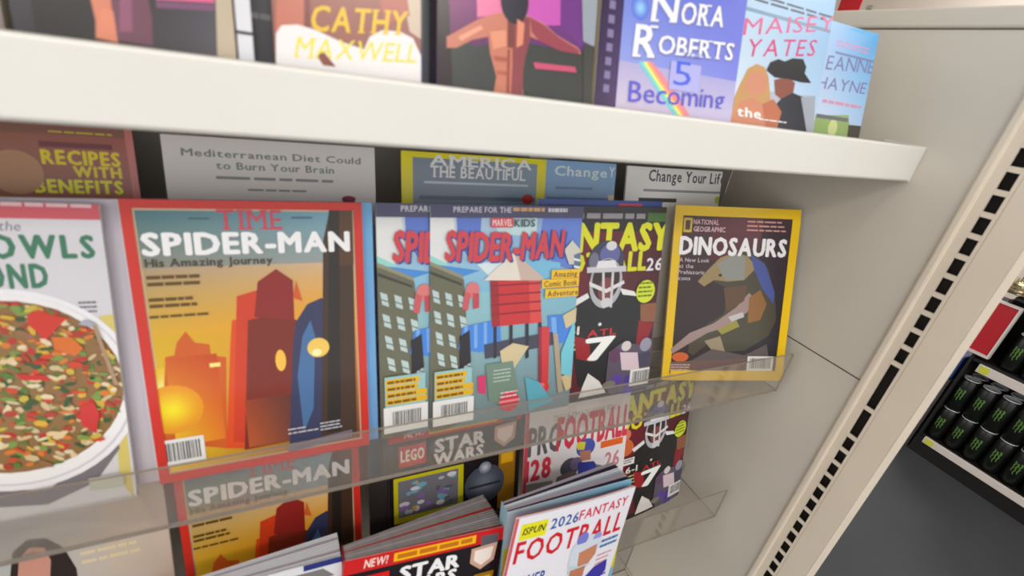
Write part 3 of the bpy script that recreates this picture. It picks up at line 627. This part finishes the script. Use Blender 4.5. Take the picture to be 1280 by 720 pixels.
# football magazine with yellow title
def fantasy_art(w, h):
    a = shot(mwf, w, h, (38, 26, 30)); P = a.poly
    a.grad((690, 290), (836, 500), (120, 22, 40), (60, 20, 30), (100, 20, 34), (50, 20, 30), 5); a.frac(); a.box((0, 0), (100, 11), (34, 30, 34)); a.map = mapper(mwf, w, h)
    a.lines((700, 266), (806, 276), 1, (150, 146, 150), .02, .7); a.box((810, 266), (833, 277), (70, 110, 50))
    a.text('FANTASY', (676, 280), (833, 316), (214, 214, 24), 'x', sp=.03); a.text('FANTASY', (677, 280), (832, 316), (218, 218, 28), 'x', sp=.035)
    a.text('FOOTBALL', (672, 319), (806, 344), (214, 214, 24), 'x', sp=.05); a.box((808, 322), (828, 340), (70, 26, 50)); a.text('26', (809, 323), (826, 338), (226, 220, 224), 'b')
    a.ell((696, 372), .026, .018, (206, 100, 50), rot=.4); a.ell((700, 350), .012, .011, (214, 120, 96))
    # player
    P([(706, 400), (728, 376), (736, 366), (776, 360), (798, 366), (810, 384), (806, 430), (800, 470), (756, 476), (722, 484), (716, 440)], (26, 26, 30)); P([(800, 380), (818, 378), (826, 388), (818, 402), (800, 402)], (140, 88, 60)); P([(798, 400), (816, 404), (806, 430), (794, 430)], (140, 22, 36))
    P([(716, 420), (736, 424), (738, 452), (720, 448)], (150, 22, 34)); P([(774, 360), (792, 364), (796, 370), (778, 368)], (230, 230, 230)); P([(712, 378), (734, 366), (736, 372), (716, 384)], (224, 224, 226))
    a.ell((757, 328), .031, .031, (58, 60, 78), 30); a.ell((762, 318), .017, .015, (96, 100, 160), 24); a.ell((764, 307), .009, .0065, (214, 214, 222), 18); a.ell((742, 326), .008, .012, (110, 112, 130), 18)
    a.ell((757, 354), .028, .036, (176, 176, 182), 30); a.ell((757, 350), .0235, .030, (52, 34, 36), 28); a.ell((757, 362), .014, .018, (126, 62, 60), 20); a.ell((757, 378), .010, .007, (206, 206, 208), 16)
    P([(733, 334), (782, 332), (782, 339), (733, 341)], (200, 200, 206)); P([(736, 352), (757, 361), (779, 350), (780, 354), (757, 366), (736, 357)], (220, 220, 222)); P([(747, 326), (768, 325), (771, 334), (745, 335)], (226, 226, 228)); P([(752, 340), (755, 340), (755, 385), (752, 385)], (206, 206, 210)); P([(764, 340), (767, 340), (764, 384), (761, 384)], (206, 206, 210))
    a.ell((749, 405), .003, .0025, (220, 220, 220)); a.text('ATL', (734, 413), (768, 421), (196, 40, 44), 'b'); a.text('7', (735, 424), (763, 450), (238, 238, 238), 'x')
    a.ell((806, 364), .0175, .0175, (206, 220, 40)); a.lines((798, 353), (816, 374), 4, (90, 110, 30), .2, .4)
    P([(756, 478), (760, 440), (776, 428), (800, 430), (818, 420), (822, 462), (818, 482), (760, 492)], (90, 80, 100)); a.ell((768, 444), .012, .011, (96, 60, 90)); a.ell((782, 432), .009, .008, (214, 206, 206)); P([(774, 440), (796, 440), (798, 462), (776, 462)], (216, 196, 206)); a.ell((806, 430), .011, .011, (150, 150, 170)); P([(796, 442), (814, 438), (816, 456), (798, 458)], (70, 66, 90)); a.ell((770, 474), .011, .009, (90, 62, 160)); P([(780, 470), (790, 466), (790, 490), (776, 492)], (74, 56, 150))
    a.barcode((787, 462), (815, 482)); P([(728, 480), (734, 466), (748, 476), (756, 490), (722, 497)], (224, 222, 220)); a.ell((760, 480), .012, .006, (120, 120, 112))
    a.box((690, 394), (716, 406), (224, 220, 220)); a.lines((692, 396), (714, 404), 2, (100, 100, 100)); a.text('6-1', (702, 410), (722, 420), (224, 216, 206), 'b'); a.lines((696, 426), (718, 450), 4, (170, 190, 110), .2, .4)
    return a
mwf = front(.284, .284, .0042)
magazine('sports_magazine', 'black and red sports magazine with tall yellow title, in the upper tray', mwf, fantasy_art(.204, .284), .004, group='yellow titled sports magazines', back=(40, 30, 40))
mw = front(.279, .2905, .0092); a = shot(mw, .204, .2905, (34, 60, 120)); a.frac(); a.box((0, 0), (100, 5), (28, 62, 140)); a.box((62, 1.4), (82, 4), (190, 40, 50))
magazine('magazine', 'navy blue magazine top edge showing behind the yellow titled sports magazine', mw, a, .003, back=(30, 50, 110))
# yellow bordered
mwd = frame((.539, .534, -.1595), .209, .284, U=(.94, -.33, .08), V=(-.06, -.31, -.95))
a = shot(mwd, .209, .284, (232, 190, 10)); P = a.poly; a.frac(); a.box((6.5, 5.5), (93.5, 94), (52, 36, 42)); a.grad((7, 6), (93, 93.5), (70, 36, 44), (56, 40, 50), (40, 30, 30), (34, 34, 44), 6); a.grad((30, 6), (70, 30), (90, 40, 50), (110, 56, 64), (84, 30, 36), (76, 50, 60), 4)
a.map = mapper(mwd, .209, .284)
P([(860, 440), (862, 420), (886, 404), (905, 392), (908, 360), (892, 352), (876, 356), (872, 350), (886, 336), (900, 322), (920, 315), (944, 318), (960, 336), (968, 366), (970, 400), (960, 420), (930, 438), (900, 440), (884, 430), (866, 444)], (70, 66, 50))
P([(872, 352), (884, 338), (900, 322), (918, 316), (934, 320), (946, 334), (930, 350), (910, 352), (892, 350), (880, 358)], (150, 130, 90)); P([(896, 330), (916, 318), (932, 322), (930, 350), (906, 350)], (140, 142, 136)); P([(938, 318), (956, 330), (968, 366), (966, 380), (952, 360), (942, 336)], (70, 84, 150))
P([(838, 436), (862, 416), (892, 404), (920, 384), (936, 366), (942, 372), (934, 390), (910, 408), (884, 416), (860, 430), (840, 442)], (156, 132, 128)); P([(936, 372), (950, 362), (958, 380), (950, 400), (934, 404)], (140, 96, 50)); P([(904, 360), (934, 356), (930, 376), (908, 390)], (96, 70, 50)); P([(880, 426), (900, 420), (906, 440), (920, 452), (902, 446), (888, 436)], (150, 136, 110)); P([(896, 412), (920, 400), (924, 408), (902, 418)], (150, 140, 60)); P([(910, 396), (928, 390), (930, 396), (914, 402)], (190, 186, 190))
a.ell((900, 344), .0028, .002, (20, 16, 16)); P([(868, 448), (890, 436), (930, 444), (958, 430), (962, 462), (836, 464)], (92, 82, 82)); a.ell((850, 446), .014, .008, (206, 96, 40)); P([(838, 452), (970, 446), (968, 466), (836, 466)], (110, 84, 80))
a.lines((838, 455), (862, 464), 3, (206, 170, 160), .1, .4)
a.text('DINOSAURS', (851, 296), (981, 317), (236, 234, 236), 'x', sp=.07)
a.box((855, 272), (864, 290), (206, 180, 60)); a.box((857, 275), (862, 287), (84, 44, 50)); a.text('NATIONAL', (867, 274), (898, 280), (220, 180, 186), 'b'); a.text('GEOGRAPHIC', (867, 283), (906, 289), (220, 180, 186), 'b'); a.lines((934, 276), (984, 292), 3, (206, 150, 140), .25, .35)
for j, (tx, x1) in enumerate((('A New Look', 886), ('at the', 866), ('Prehistoric', 880), ('Icons', 862))): a.text(tx, (849-j, 322+j*7.6), (x1, 327+j*7.6), (216, 206, 210), 'n')
a.barcode((934, 445), (964, 464))
a.frac(); a.box((6.5, 94), (93.5, 100), (234, 192, 12)); a.box((93.4, 6), (100, 100), (234, 192, 12))
magazine('magazine', 'yellow bordered magazine with a dinosaur cover leaning by the side panel', mwd, a, .004, back=(200, 160, 20))

# ---- upper tray, rear row (tops only in view)
mw = rear(-.345, .291); a = shot(mw, .203, .291, (120, 76, 62)); a.frac(); a.grad((0, 0), (100, 40), (120, 84, 62), (130, 76, 70), (110, 76, 54), (136, 84, 76), 5); a.box((0, 0), (100, 3), (110, 76, 66)); a.box((97, 0), (100, 100), (160, 96, 92))
a.map = mapper(mw, .203, .291); a.lines((60, 163), (140, 167), 1, (170, 150, 50), .02); a.text('RECIPES', (51, 187), (150, 204), (200, 170, 20), 'x'); a.text('WITH', (92, 208), (152, 221), (196, 170, 30), 'x'); a.text('BENEFITS', (43, 224), (154, 240), (200, 186, 20), 'x'); a.ell((20, 215), .02, .02, (150, 110, 80)); a.box((48, 176), (140, 183), (96, 50, 54))
magazine('magazine', 'brown food magazine with yellow lettering behind the salad cover', mw, a, .003, gain=1.32, back=(90, 60, 50))
mw = rear(-.1165, .289); a = shot(mw, .209, .289, (178, 174, 172)); a.map = mapper(mw, .209, .289)
a.text('Mediterranean Diet Could', (226, 185), (450, 194), (98, 104, 96), 'b'); a.text('to Burn Your Brain', (270, 202), (417, 211), (98, 104, 96), 'b'); a.lines((270, 220), (420, 227), 1, (104, 104, 104), .05); a.lines((310, 236), (390, 241), 1, (104, 104, 104), .05); a.ell((436, 249), .008, .004, (110, 20, 50)); a.ell((436, 251), .007, .004, (110, 20, 50))
magazine('magazine', 'pale grey text covered magazine behind the red bordered skyline magazine', mw, a, .003, gain=1.32, back=(150, 150, 150))
mw = rear(.121, .288); a = shot(mw, .203, .288, (212, 178, 30)); a.frac(); a.grad((7, 2.4), (93, 50), (104, 112, 126), (110, 124, 136), (120, 134, 150), (96, 130, 160), 5); a.map = mapper(mw, .203, .288)
a.text('AMERICA', (538, 193), (664, 206), (196, 198, 202), 'b', serif=True); a.text('THE BEAUTIFUL', (538, 207), (656, 221), (190, 194, 200), 'b', serif=True); a.box((530, 226), (660, 229), (160, 168, 180)); a.box((524, 244), (668, 249), (80, 90, 110)); a.ell((659, 249), .009, .007, (150, 36, 30))
magazine('magazine', 'yellow bordered magazine with a grey sky cover behind the comic magazines', mw, a, .003, gain=1.32, back=(190, 160, 30))
mw = rear(.245, .2875, .0045); a = shot(mw, .203, .2875, (112, 142, 176)); a.map = mapper(mw, .203, .2875)
a.text('Change', (694, 207), (758, 219), (176, 196, 214), 'b'); a.text('Your', (762, 209), (784, 221), (176, 196, 214), 'b'); a.box((694, 233), (740, 236), (84, 108, 146)); a.box((683, 246), (790, 256), (84, 100, 130)); a.box((760, 244), (776, 252), (190, 170, 140))
magazine('magazine', 'soft blue magazine between the grey sky cover and the white text cover', mw, a, .003, gain=1.32, back=(100, 120, 150))
mw = rear(.4655, .287); a = shot(mw, .203, .287, (188, 188, 192)); a.map = mapper(mw, .203, .287)
a.text('Change Your Life', (812, 212), (905, 226), (70, 66, 70), 'b'); a.box((804, 236), (905, 239), (120, 120, 128)); a.box((798, 247), (845, 252), (50, 50, 54)); a.ell((896, 250), .006, .006, (150, 160, 60))
magazine('magazine', 'white magazine with black lettering standing rearmost behind the dinosaur cover', mw, a, .003, gain=1.32, back=(170, 170, 174))

# ---- lower tray, back row
a = time_art(mwT2, .203, .284)
magazine('magazine', 'second red bordered skyline magazine, in the lower tray below the first', mwT2, a, .004, back=(190, 40, 34))
mw = lower(-.358, .284, -.004, roll=math.radians(-.6)); a = shot(mw, .203, .284, (190, 176, 160)); P = a.poly
a.frac(); a.grad((0, 0), (100, 60), (176, 184, 196), (196, 176, 166), (150, 160, 150), (206, 184, 166), 6); a.map = mapper(mw, .203, .284)
a.box((120, 600), (200, 720), (196, 178, 162)); P([(12, 730), (16, 690), (34, 674), (58, 672), (80, 684), (96, 710), (100, 740), (12, 740)], (46, 34, 32)); P([(22, 730), (24, 700), (36, 684), (56, 684), (64, 700), (62, 740), (22, 740)], (196, 140, 122)); a.ell((40, 694), .006, .004, (150, 100, 90)); a.lines((100, 690), (190, 712), 2, (214, 196, 160), .2, .4)
magazine('magazine', 'beige magazine with a dark haired head, lower left corner of the lower tray', mw, a, .003, back=(170, 160, 150))
# toy brick magazine
def brick_art(mw, w, h, mp):
    a = Art(w, h, mp, (30, 24, 28)); P = a.poly; a.frac()
    a.box((0, 0), (100, 7.5), (196, 34, 34)); a.text('NEW!', (11, 1.8), (24, 5.8), (236, 214, 206), 'b', shear=.2); a.box((28, 1.6), (80, 6), (240, 180, 24)); a.lines((30, 2.6), (78, 5.2), 1, (190, 110, 20), .05, .9)
    P([(84, 3), (96, 3), (96, 8), (84, 9)], (90, 88, 96))
    a.box((7, 10), (26, 21.5), (208, 32, 28)); a.text('LEGO', (8.5, 12.6), (24.5, 18.4), (246, 240, 230), 'x')
    a.text('STAR', (33, 10), (70, 17), (232, 232, 234), 'x', sp=.03); a.text('WARS', (32, 18), (69, 24.5), (232, 232, 234), 'x', sp=.03)
    P([(78, 9), (96, 8), (95, 18), (86, 22), (78, 17)], (200, 160, 140)); P([(80.5, 10.5), (93.5, 10), (92.5, 16.5), (86, 19.5), (80.5, 16)], (236, 222, 214))
    a.box((3, 27), (54, 53), (190, 180, 24)); a.box((6, 29), (50, 50), (110, 108, 116)); rr = random.Random(2)
    for i in range(30): a.ell((rr.uniform(9, 46), rr.uniform(31, 48)), rr.uniform(.003, .008), rr.uniform(.002, .005), rr.choice([(170, 170, 180), (90, 90, 100), (190, 150, 60), (130, 100, 160), (110, 160, 180), (206, 200, 206)]), 8)
    a.box((82, 24), (96, 60), (150, 106, 20)); a.box((84, 26), (94, 32), (214, 160, 30))
    a.glow((71, 42), .033, (116, 122, 136), (66, 72, 86)); a.glow((71, 32), .010, (190, 194, 204), (116, 122, 136)); a.box((58, 42), (84, 43.5), (50, 52, 60))
    a.poly([(10, 60), (90, 60), (90, 92), (10, 92)], (66, 50, 40)); return a
mw = lower(.096, .284); magazine('toy_magazine', 'black toy brick magazine with white title, standing upright in the lower tray', mw, brick_art(mw, .203, .284, None), .003, group='black toy brick magazines', back=(40, 30, 30))
mw = lower(.069, .279, .0045); a = shot(mw, .203, .279, (44, 40, 40)); a.frac(); a.grad((0, 0), (100, 100), (50, 46, 46), (96, 84, 80), (30, 26, 26), (60, 30, 30), 4)  # dark cover added in place of the shaded gap between two magazines
magazine('magazine', 'dark magazine shape added as the shade in the gap beside the second red bordered skyline magazine', mw, a, .003, back=(40, 36, 36))
# white and red football magazine
mw = lower(.307, .284, -.0005); mwp = mw; a = shot(mw, .203, .284, (226, 222, 224)); P = a.poly
a.text('THE ULTIMATE GUIDE FOR', (692, 520), (768, 528), (130, 120, 124), 'n')
a.text('PRO', (662, 537), (700, 570), (96, 94, 98), 'x', sp=.05); a.text('FOOTBALL', (698, 524), (782, 562), (206, 60, 76), 'x', sp=.04)
a.ell((712, 584), .019, .018, (80, 74, 88)); a.ell((720, 579), .012, .012, (110, 96, 130)); P([(690, 620), (696, 596), (716, 588), (732, 600), (732, 640), (690, 640)], (104, 92, 90)); a.ell((732, 559), .019, .017, (74, 86, 170)); P([(720, 556), (724, 552), (732, 552), (730, 562), (722, 562)], (214, 200, 60)); P([(724, 564), (738, 562), (738, 574), (726, 576)], (180, 120, 96)); P([(722, 578), (742, 576), (752, 590), (750, 612), (722, 616)], (52, 56, 150)); P([(744, 580), (758, 582), (762, 600), (746, 604)], (96, 110, 110))
a.text('128', (658, 578), (686, 602), (206, 56, 72), 'x'); a.box((751, 552), (777, 560), (226, 100, 30)); a.text('26', (757, 566), (772, 584), (206, 130, 140), 'b'); P([(655, 606), (690, 600), (694, 640), (652, 640)], (140, 140, 136))
a.frac(); a.box((0, 0), (3, 100), (196, 70, 84))
magazine('sports_magazine', 'white and red sports magazine standing in the lower tray behind the fallen ones', mw, a, .003, back=(190, 60, 70))
bend2 = lambda x, z: .010*((x+.1)/.2)**2*2 + .03*max(0, (.12-z))**2
mw = frame(T2(.481, ZF-.315+.279*.9701, .0045), .204, .279, .25)
a = fantasy_art(.204, .279)
magazine('sports_magazine', 'curling black and red sports magazine with yellow title, in the lower tray', mw, a, .003, group='yellow titled sports magazines', bend=bend2, back=(40, 30, 40))

# ---- lower tray, fallen forward copies with fanned leaves
def fan(e, w, h, n, deg, y0=.004, mt='greypaper', colors=None):
    for i in range(n):
        o = sheet('leaf', w, h-.001, 0, .0012, M[mt] if not colors else colors[i % len(colors)], e, inset=.001, n=2)
        for v in o.data.vertices: v.co.x += w/2
        o.location = (-w/2, y0+i*.0016, 0); o.rotation_euler = (0, 0, math.radians(deg)*(i+1)/n)
def fallen(name, label, TL, h, roll, k, art, mats, n, deg, yaw=0, group=None, spine=None):
    mw = frame(TL, art.w, h, k, roll=math.radians(roll), yaw=math.radians(yaw)); e = empty(name, mw, label, 'magazine', group)
    art.build('front_cover', e, M['inkg']); fan(e, art.w, h, n, deg, .0012, colors=mats)
    mb = MB(); mb.box(-art.w/2-.0006, -art.w/2-.0001, -.0004, .0012+.0016*n, 0, h); mb.obj('spine', spine, e)
    return e, mw
red_ = mat('red_ink_paper', (180, 40, 36), .5); lb_ = mat('pale_blue_paper', (160, 196, 212), .5); lav = mat('lavender_paper', (176, 164, 176), .6); navy = mat('navy_paper', (44, 40, 66), .5); ylw = mat('yellow_paper', (206, 196, 30), .5); wp = mat('white_paper', (222, 222, 226), .6)
a = brick_art(None, .203, .28, None); 
fallen('toy_magazine', 'black toy brick magazine tipped forward with its grey leaves fanned open', (.027, .358, -.533), .28, -5.0, .2, a, [red_, M['greypaper'], M['greypaper'], M['greypaper'], lav, M['greypaper'], M['greypaper'], M['greypaper']], 15, 12, group='black toy brick magazines', spine=red_)
# white football magazine in front
mwF = frame((.2285, .331, -.5075), .203, .284, .12, roll=math.radians(-5.5)); a = Art(.203, .284, mapper(mwF, .203, .284), (228, 226, 234)); P = a.poly
a.frac(); a.box((0, 0), (2.2, 100), (206, 90, 96)); a.box((5, 4), (25, 13.5), (228, 222, 36)); a.text('ISPUN', (7, 6.5), (23, 10.5), (40, 40, 40), 'b', shear=.2); a.text('2026', (28, 5), (50, 11), (58, 90, 160), 'b'); a.text('FANTASY', (51, 4.6), (95, 10.4), (214, 60, 90), 'b')
a.text('FOOTBALL', (5, 14.5), (96, 27), (206, 32, 46), 'b', sp=.12)
a.text('POWER', (4, 37), (34, 44.5), (60, 84, 150), 'b'); a.text('50', (7, 46), (31, 62), (60, 90, 170), 'b'); a.lines((80, 30), (97, 37), 2, (60, 120, 176), .1); a.lines((80, 40), (96, 52), 4, (220, 150, 170), .3, .35); a.lines((84, 56), (97, 62), 2, (90, 90, 160), .2)
a.ell((65, 31), .027, .024, (206, 212, 226), 26); a.ell((60, 24), .010, .012, (120, 124, 200)); a.ell((74, 26), .008, .009, (150, 152, 210)); P([(53, 27), (78, 27), (80, 33), (74, 42), (60, 46), (52, 40)], (206, 214, 226)); P([(60, 33), (76, 31), (77, 38), (72, 43), (62, 43)], (196, 130, 96)); P([(54, 40), (64, 43), (74, 43), (66, 49), (54, 46)], (190, 206, 214)); P([(56, 44), (70, 44), (70, 58), (58, 60)], (186, 120, 90))
P([(34, 66), (44, 56), (58, 54), (66, 58), (80, 48), (92, 46), (94, 54), (84, 64), (76, 70), (80, 100), (30, 100)], (60, 52, 160)); P([(46, 60), (58, 54), (60, 62), (50, 74)], (206, 206, 230))
e = empty('sports_magazine', mwF, 'white football magazine with red title and a quarterback, tipped forward nearest the viewer', 'magazine')
bF = lambda x, z: .012*((x+.1)/.2)**2
a.build('front_cover', e, M['inkg'], bF); sheet('pages', .203, .284, .0001, .003, wp, e, bF, .0008); sheet('back_cover', .203, .284, .0031, .0035, red_, e, bF)
# mid magazine between
a = Art(.203, .284, None, (150, 190, 210)); a.frac(); a.grad((0, 0), (100, 100), (186, 200, 214), (120, 180, 214), (160, 196, 210), (120, 160, 190), 4); a.box((0, 22), (100, 60), (206, 196, 40))
fallen('magazine', 'pale blue magazine with white and lilac leaves fanned out behind the white football magazine', (.2285, .3535, -.522), .284, -1.0, .15, a, [navy, navy, lav, lav, lav, lb_, wp, wp], 12, 6.5, spine=lb_)
# white leaves at the bottom
a = Art(.203, .28, None, (214, 214, 218)); a.frac(); a.poly([(50, 8), (70, 4), (90, 4), (96, 9), (70, 10), (52, 14)], (120, 118, 116)); a.box((80, 0), (100, 3), (44, 50, 120))
fallen('magazine', 'white magazine with open white leaves slumped in front of the second skyline magazine', (-.178, .368, -.530), .28, -1.5, .16, a, [wp, wp, lav, wp, wp], 10, 6, spine=wp)

# ---- far fixture across the aisle
FX = 2.5
fx = empty('drinks_fixture', (FX+.25, 0, 0), 'black shelf unit of canned drinks across the aisle', 'shelf')
def fp(mb, name, mt, bev=0):
    mb.v = [(v[0]-FX-.25, v[1], v[2]) for v in mb.v]; o = mb.obj(name, mt, fx)
    if bev: bevel(o, bev)
    return o
y0, y1 = -1.2, .653
mb = MB(); mb.box(FX, FX+.45, y0, y1, 0, .085); fp(mb, 'base', M['black'])
for zz in (.0865, .497, .78): 
    mb = MB(); mb.box(FX+.008, FX+.449, y0+.01, y1-.011, zz-.001, zz+.012); fp(mb, 'shelf_board', M['black'])
mb = MB(); mb.box(FX+.45, FX+.47, y0, y1, 0, 1.0); fp(mb, 'back_panel', M['black'])
mb = MB(); mb.box(FX+.004, FX+.449, y1-.01, y1, .086, .775); fp(mb, 'end_panel', M['black'])
mb = MB(); mb.box(FX+.004, FX+.449, y0, y0+.01, .086, .775); fp(mb, 'end_panel', M['black'])
mb = MB(); mb.box(FX-.008, FX+.004, y0, y1-.03, .066, .098); fp(mb, 'price_rail', M['rail'], .002)
mb = MB(); mb.box(FX-.008, FX+.004, y0, y1-.04, .463, .500); fp(mb, 'price_rail', M['rail'], .002)
for yy in (.60, .612-.0):
    pass
mb = MB(); mb.box(FX-.0095, FX-.0085, .585, .615, .070, .094); fp(mb, 'price_tag', M['yellow'])
mb = MB(); mb.box(FX-.0095, FX-.0085, .575, .605, .468, .496); fp(mb, 'price_tag', M['yellow'])
rs = empty('header_sign', (FX-.02, .645, .535), 'red panel in a cream frame at the end of the drinks shelf', 'sign')
mb = MB(); mb.box(-.004, .004, -.041, .041, .012, .222); mb.obj('red_face', M['red'], rs)
mb = MB(); mb.box(-.008, .012, -.048, -.0412, 0, .23); mb.box(-.008, .012, .0412, .048, 0, .23); mb.box(-.008, .012, -.041, .041, 0, .0115); mb.box(-.008, .012, -.041, .041, .2225, .23); mb.obj('cream_frame', M['rail'], rs)
# cans
def lathe(prof, n=20):
    mb = MB(); 
    for r, z in prof: mb.v += [(r*math.cos(2*math.pi*i/n), r*math.sin(2*math.pi*i/n), z) for i in range(n)]
    for j in range(len(prof)-1):
        for i in range(n): mb.f.append((j*n+i, j*n+(i+1) % n, (j+1)*n+(i+1) % n, (j+1)*n+i)); mb.m.append(0)
    mb.f.append(tuple(range(n))[::-1]); mb.m.append(0); mb.f.append(tuple((len(prof)-1)*n+i for i in range(n))); mb.m.append(0); return mb
R = .0318
can = empty('drink_can', (0, 0, 0), 'x', 'can', 'black energy drink cans')
o = lathe([(.024, 0), (.027, .003), (R, .012), (R, .140), (.0285, .148), (.027, .151)]).obj('body', M['can'], can, True)
o = lathe([(.027, .1511), (.0285, .1535), (.0285, .1560), (.0268, .1562), (.0262, .1535), (.0, .1535)]).obj('lid', M['silver'], can, True)
mb = MB()
for k, (yc, zb_, zt) in enumerate(((.0095, .062, .108), (.0, .052, .104), (-.0095, .060, .108))):
    prev = None
    for j in range(6):
        z = zb_+(zt-zb_)*j/5; wv = .0014+.0018*j/5; yo = yc+(.0012 if j % 2 else -.0012); 
        row = [(-math.sqrt((R+.0004)**2-(yo+s*wv)**2), yo+s*wv, z) for s in (-1, 1)]
        if prev: mb.quad(prev[0], prev[1], row[1], row[0])
        prev = row
    mb.quad((-R+.0000, yc-.006, zt-.006), (-R+.000, yc+.004, zt-.006), (-R+.0006, yc+.004, zt), (-R+.0006, yc-.006, zt)) if False else None
mb.obj('claw_mark', M['green'], can)
mb = MB(); mb.box(-.010, .004, -.004, .004, .1542, .1552); mb.obj('pull_tab', M['silver'], can)
kids = list(can.children); first = True
def put_can(x, y, z, lab):
    global first
    if first: r = can; first = False
    else:
        r = can.copy(); COL.objects.link(r)
        for c in kids:
            d = c.copy(); COL.objects.link(d); d.parent = r
    r.location = (x, y, z); r['label'] = lab
FIXROW = [('front row', 0), ('back row', 1)]
for lay, zz, nm in ((0, .0990, 'lower shelf bottom layer'), (1, .2560, 'lower shelf top layer')):
    for rn, rx in FIXROW:
        for i in range(7):
            put_can(FX+.045+rx*.067, .615-i*.0662, zz, 'black can, green claw marks, %s, %s, %s from far end' % (nm, rn, ORD[i]))
for rn, rx in FIXROW:
    for i in range(4):
        put_can(FX+.045+rx*.067, .548-i*.0662, .5095, 'black can, green claw marks, upper shelf, %s, %s from red panel' % (rn, ORD[i]))
# snack bags on top of the fixture
def bag(name, label, loc, sx, sy, sz, mt, sd):
    rnd = random.Random(sd); e = empty(name, loc, label, 'bag'); mb = MB(); n = 12
    def P(u, v, s):
        th = .5*max(0, (1-abs(u)**3)*(1-abs(v)**4)); j = .004*math.sin(9*u+sd)+.003*math.sin(13*v+u*5)
        return (s*(th*sx+.001)+(j if th > .05 else 0), u*sy/2, (v+1)*sz/2)
    for s in (-1, 1):
        for i in range(n):
            for j in range(n):
                q = [(-1+2*(i+a)/n, -1+2*(j+b)/n) for a, b in ((0, 0), (1, 0), (1, 1), (0, 1))]; mb.quad(*[P(u, v, s) for u, v in q])
    mb.obj('pouch', M[mt], e, True)
    mb = MB()
    for i in range(16): mb.box(-.0016, .0016, -sy/2+sy*i/16, -sy/2+sy*(i+.6)/16, sz, sz+.012)
    mb.obj('crimped_seal', M[mt], e)
    return e
bag('snack_bag', 'crinkled gold foil snack pouch lying over the red panel', (FX+.03, .62, .7925), .07, .13, .055, 'foil', 1)
bag('snack_bag', 'cream coloured snack bag standing above the red panel', (FX+.11, .62, .7925), .07, .12, .14, 'cream', 2)
bag('snack_bag', 'crimson snack bag behind the cream coloured bag', (FX+.19, .635, .7925), .07, .14, .235, 'crimson', 3)
bag('snack_bag', 'gold foil snack pouch second along from the red panel', (FX+.03, .475, .7925), .07, .12, .06, 'foil', 4)
# blue bin past the end of the fixture
bb = empty('storage_bin', (FX+.175, .70, 0), 'blue bin on a charcoal plinth past the far end of the drinks shelf', 'bin')
mb = MB(); mb.box(-.16, .2, -.035, .05, 0, .37); mb.obj('plinth', M['darkgrey'], bb)
mb = MB(); mb.box(-.15, .19, -.03, .045, .371, .485); bevel(mb.obj('bin_body', M['blue'], bb), .006)
# red banner far away above the top cap
bn = empty('hanging_banner', (5.2, 3.66, 1.93), 'red hanging banner far away above the rack top cap', 'banner')
mb = MB(); n=0
mb.v = [(0, -.10, .06), (0, .12, .06), (0, .02, -.16), (.01, -.10, .06), (.01, .12, .06), (.01, .02, -.16), (0, -.10, .6), (0, .12, .6), (.01, -.10, .6), (.01, .12, .6)]
mb.f = [(0, 1, 2), (3, 5, 4), (0, 2, 5, 3), (1, 4, 5, 2), (0, 6, 7, 1), (3, 4, 9, 8), (0, 3, 8, 6), (1, 7, 9, 4), (6, 8, 9, 7)]; mb.m = [0]*9
mb.obj('cloth', M['red'], bn); mb = MB(); mb.box(-.004, .014, -.11, .13, .601, .615); mb.obj('rod', M['dark'], bn); mb = MB(); mb.box(.003, .007, .008, .012, .616, 1.3); mb.obj('cord', M['dark'], bn)
bpy.context.view_layer.update()
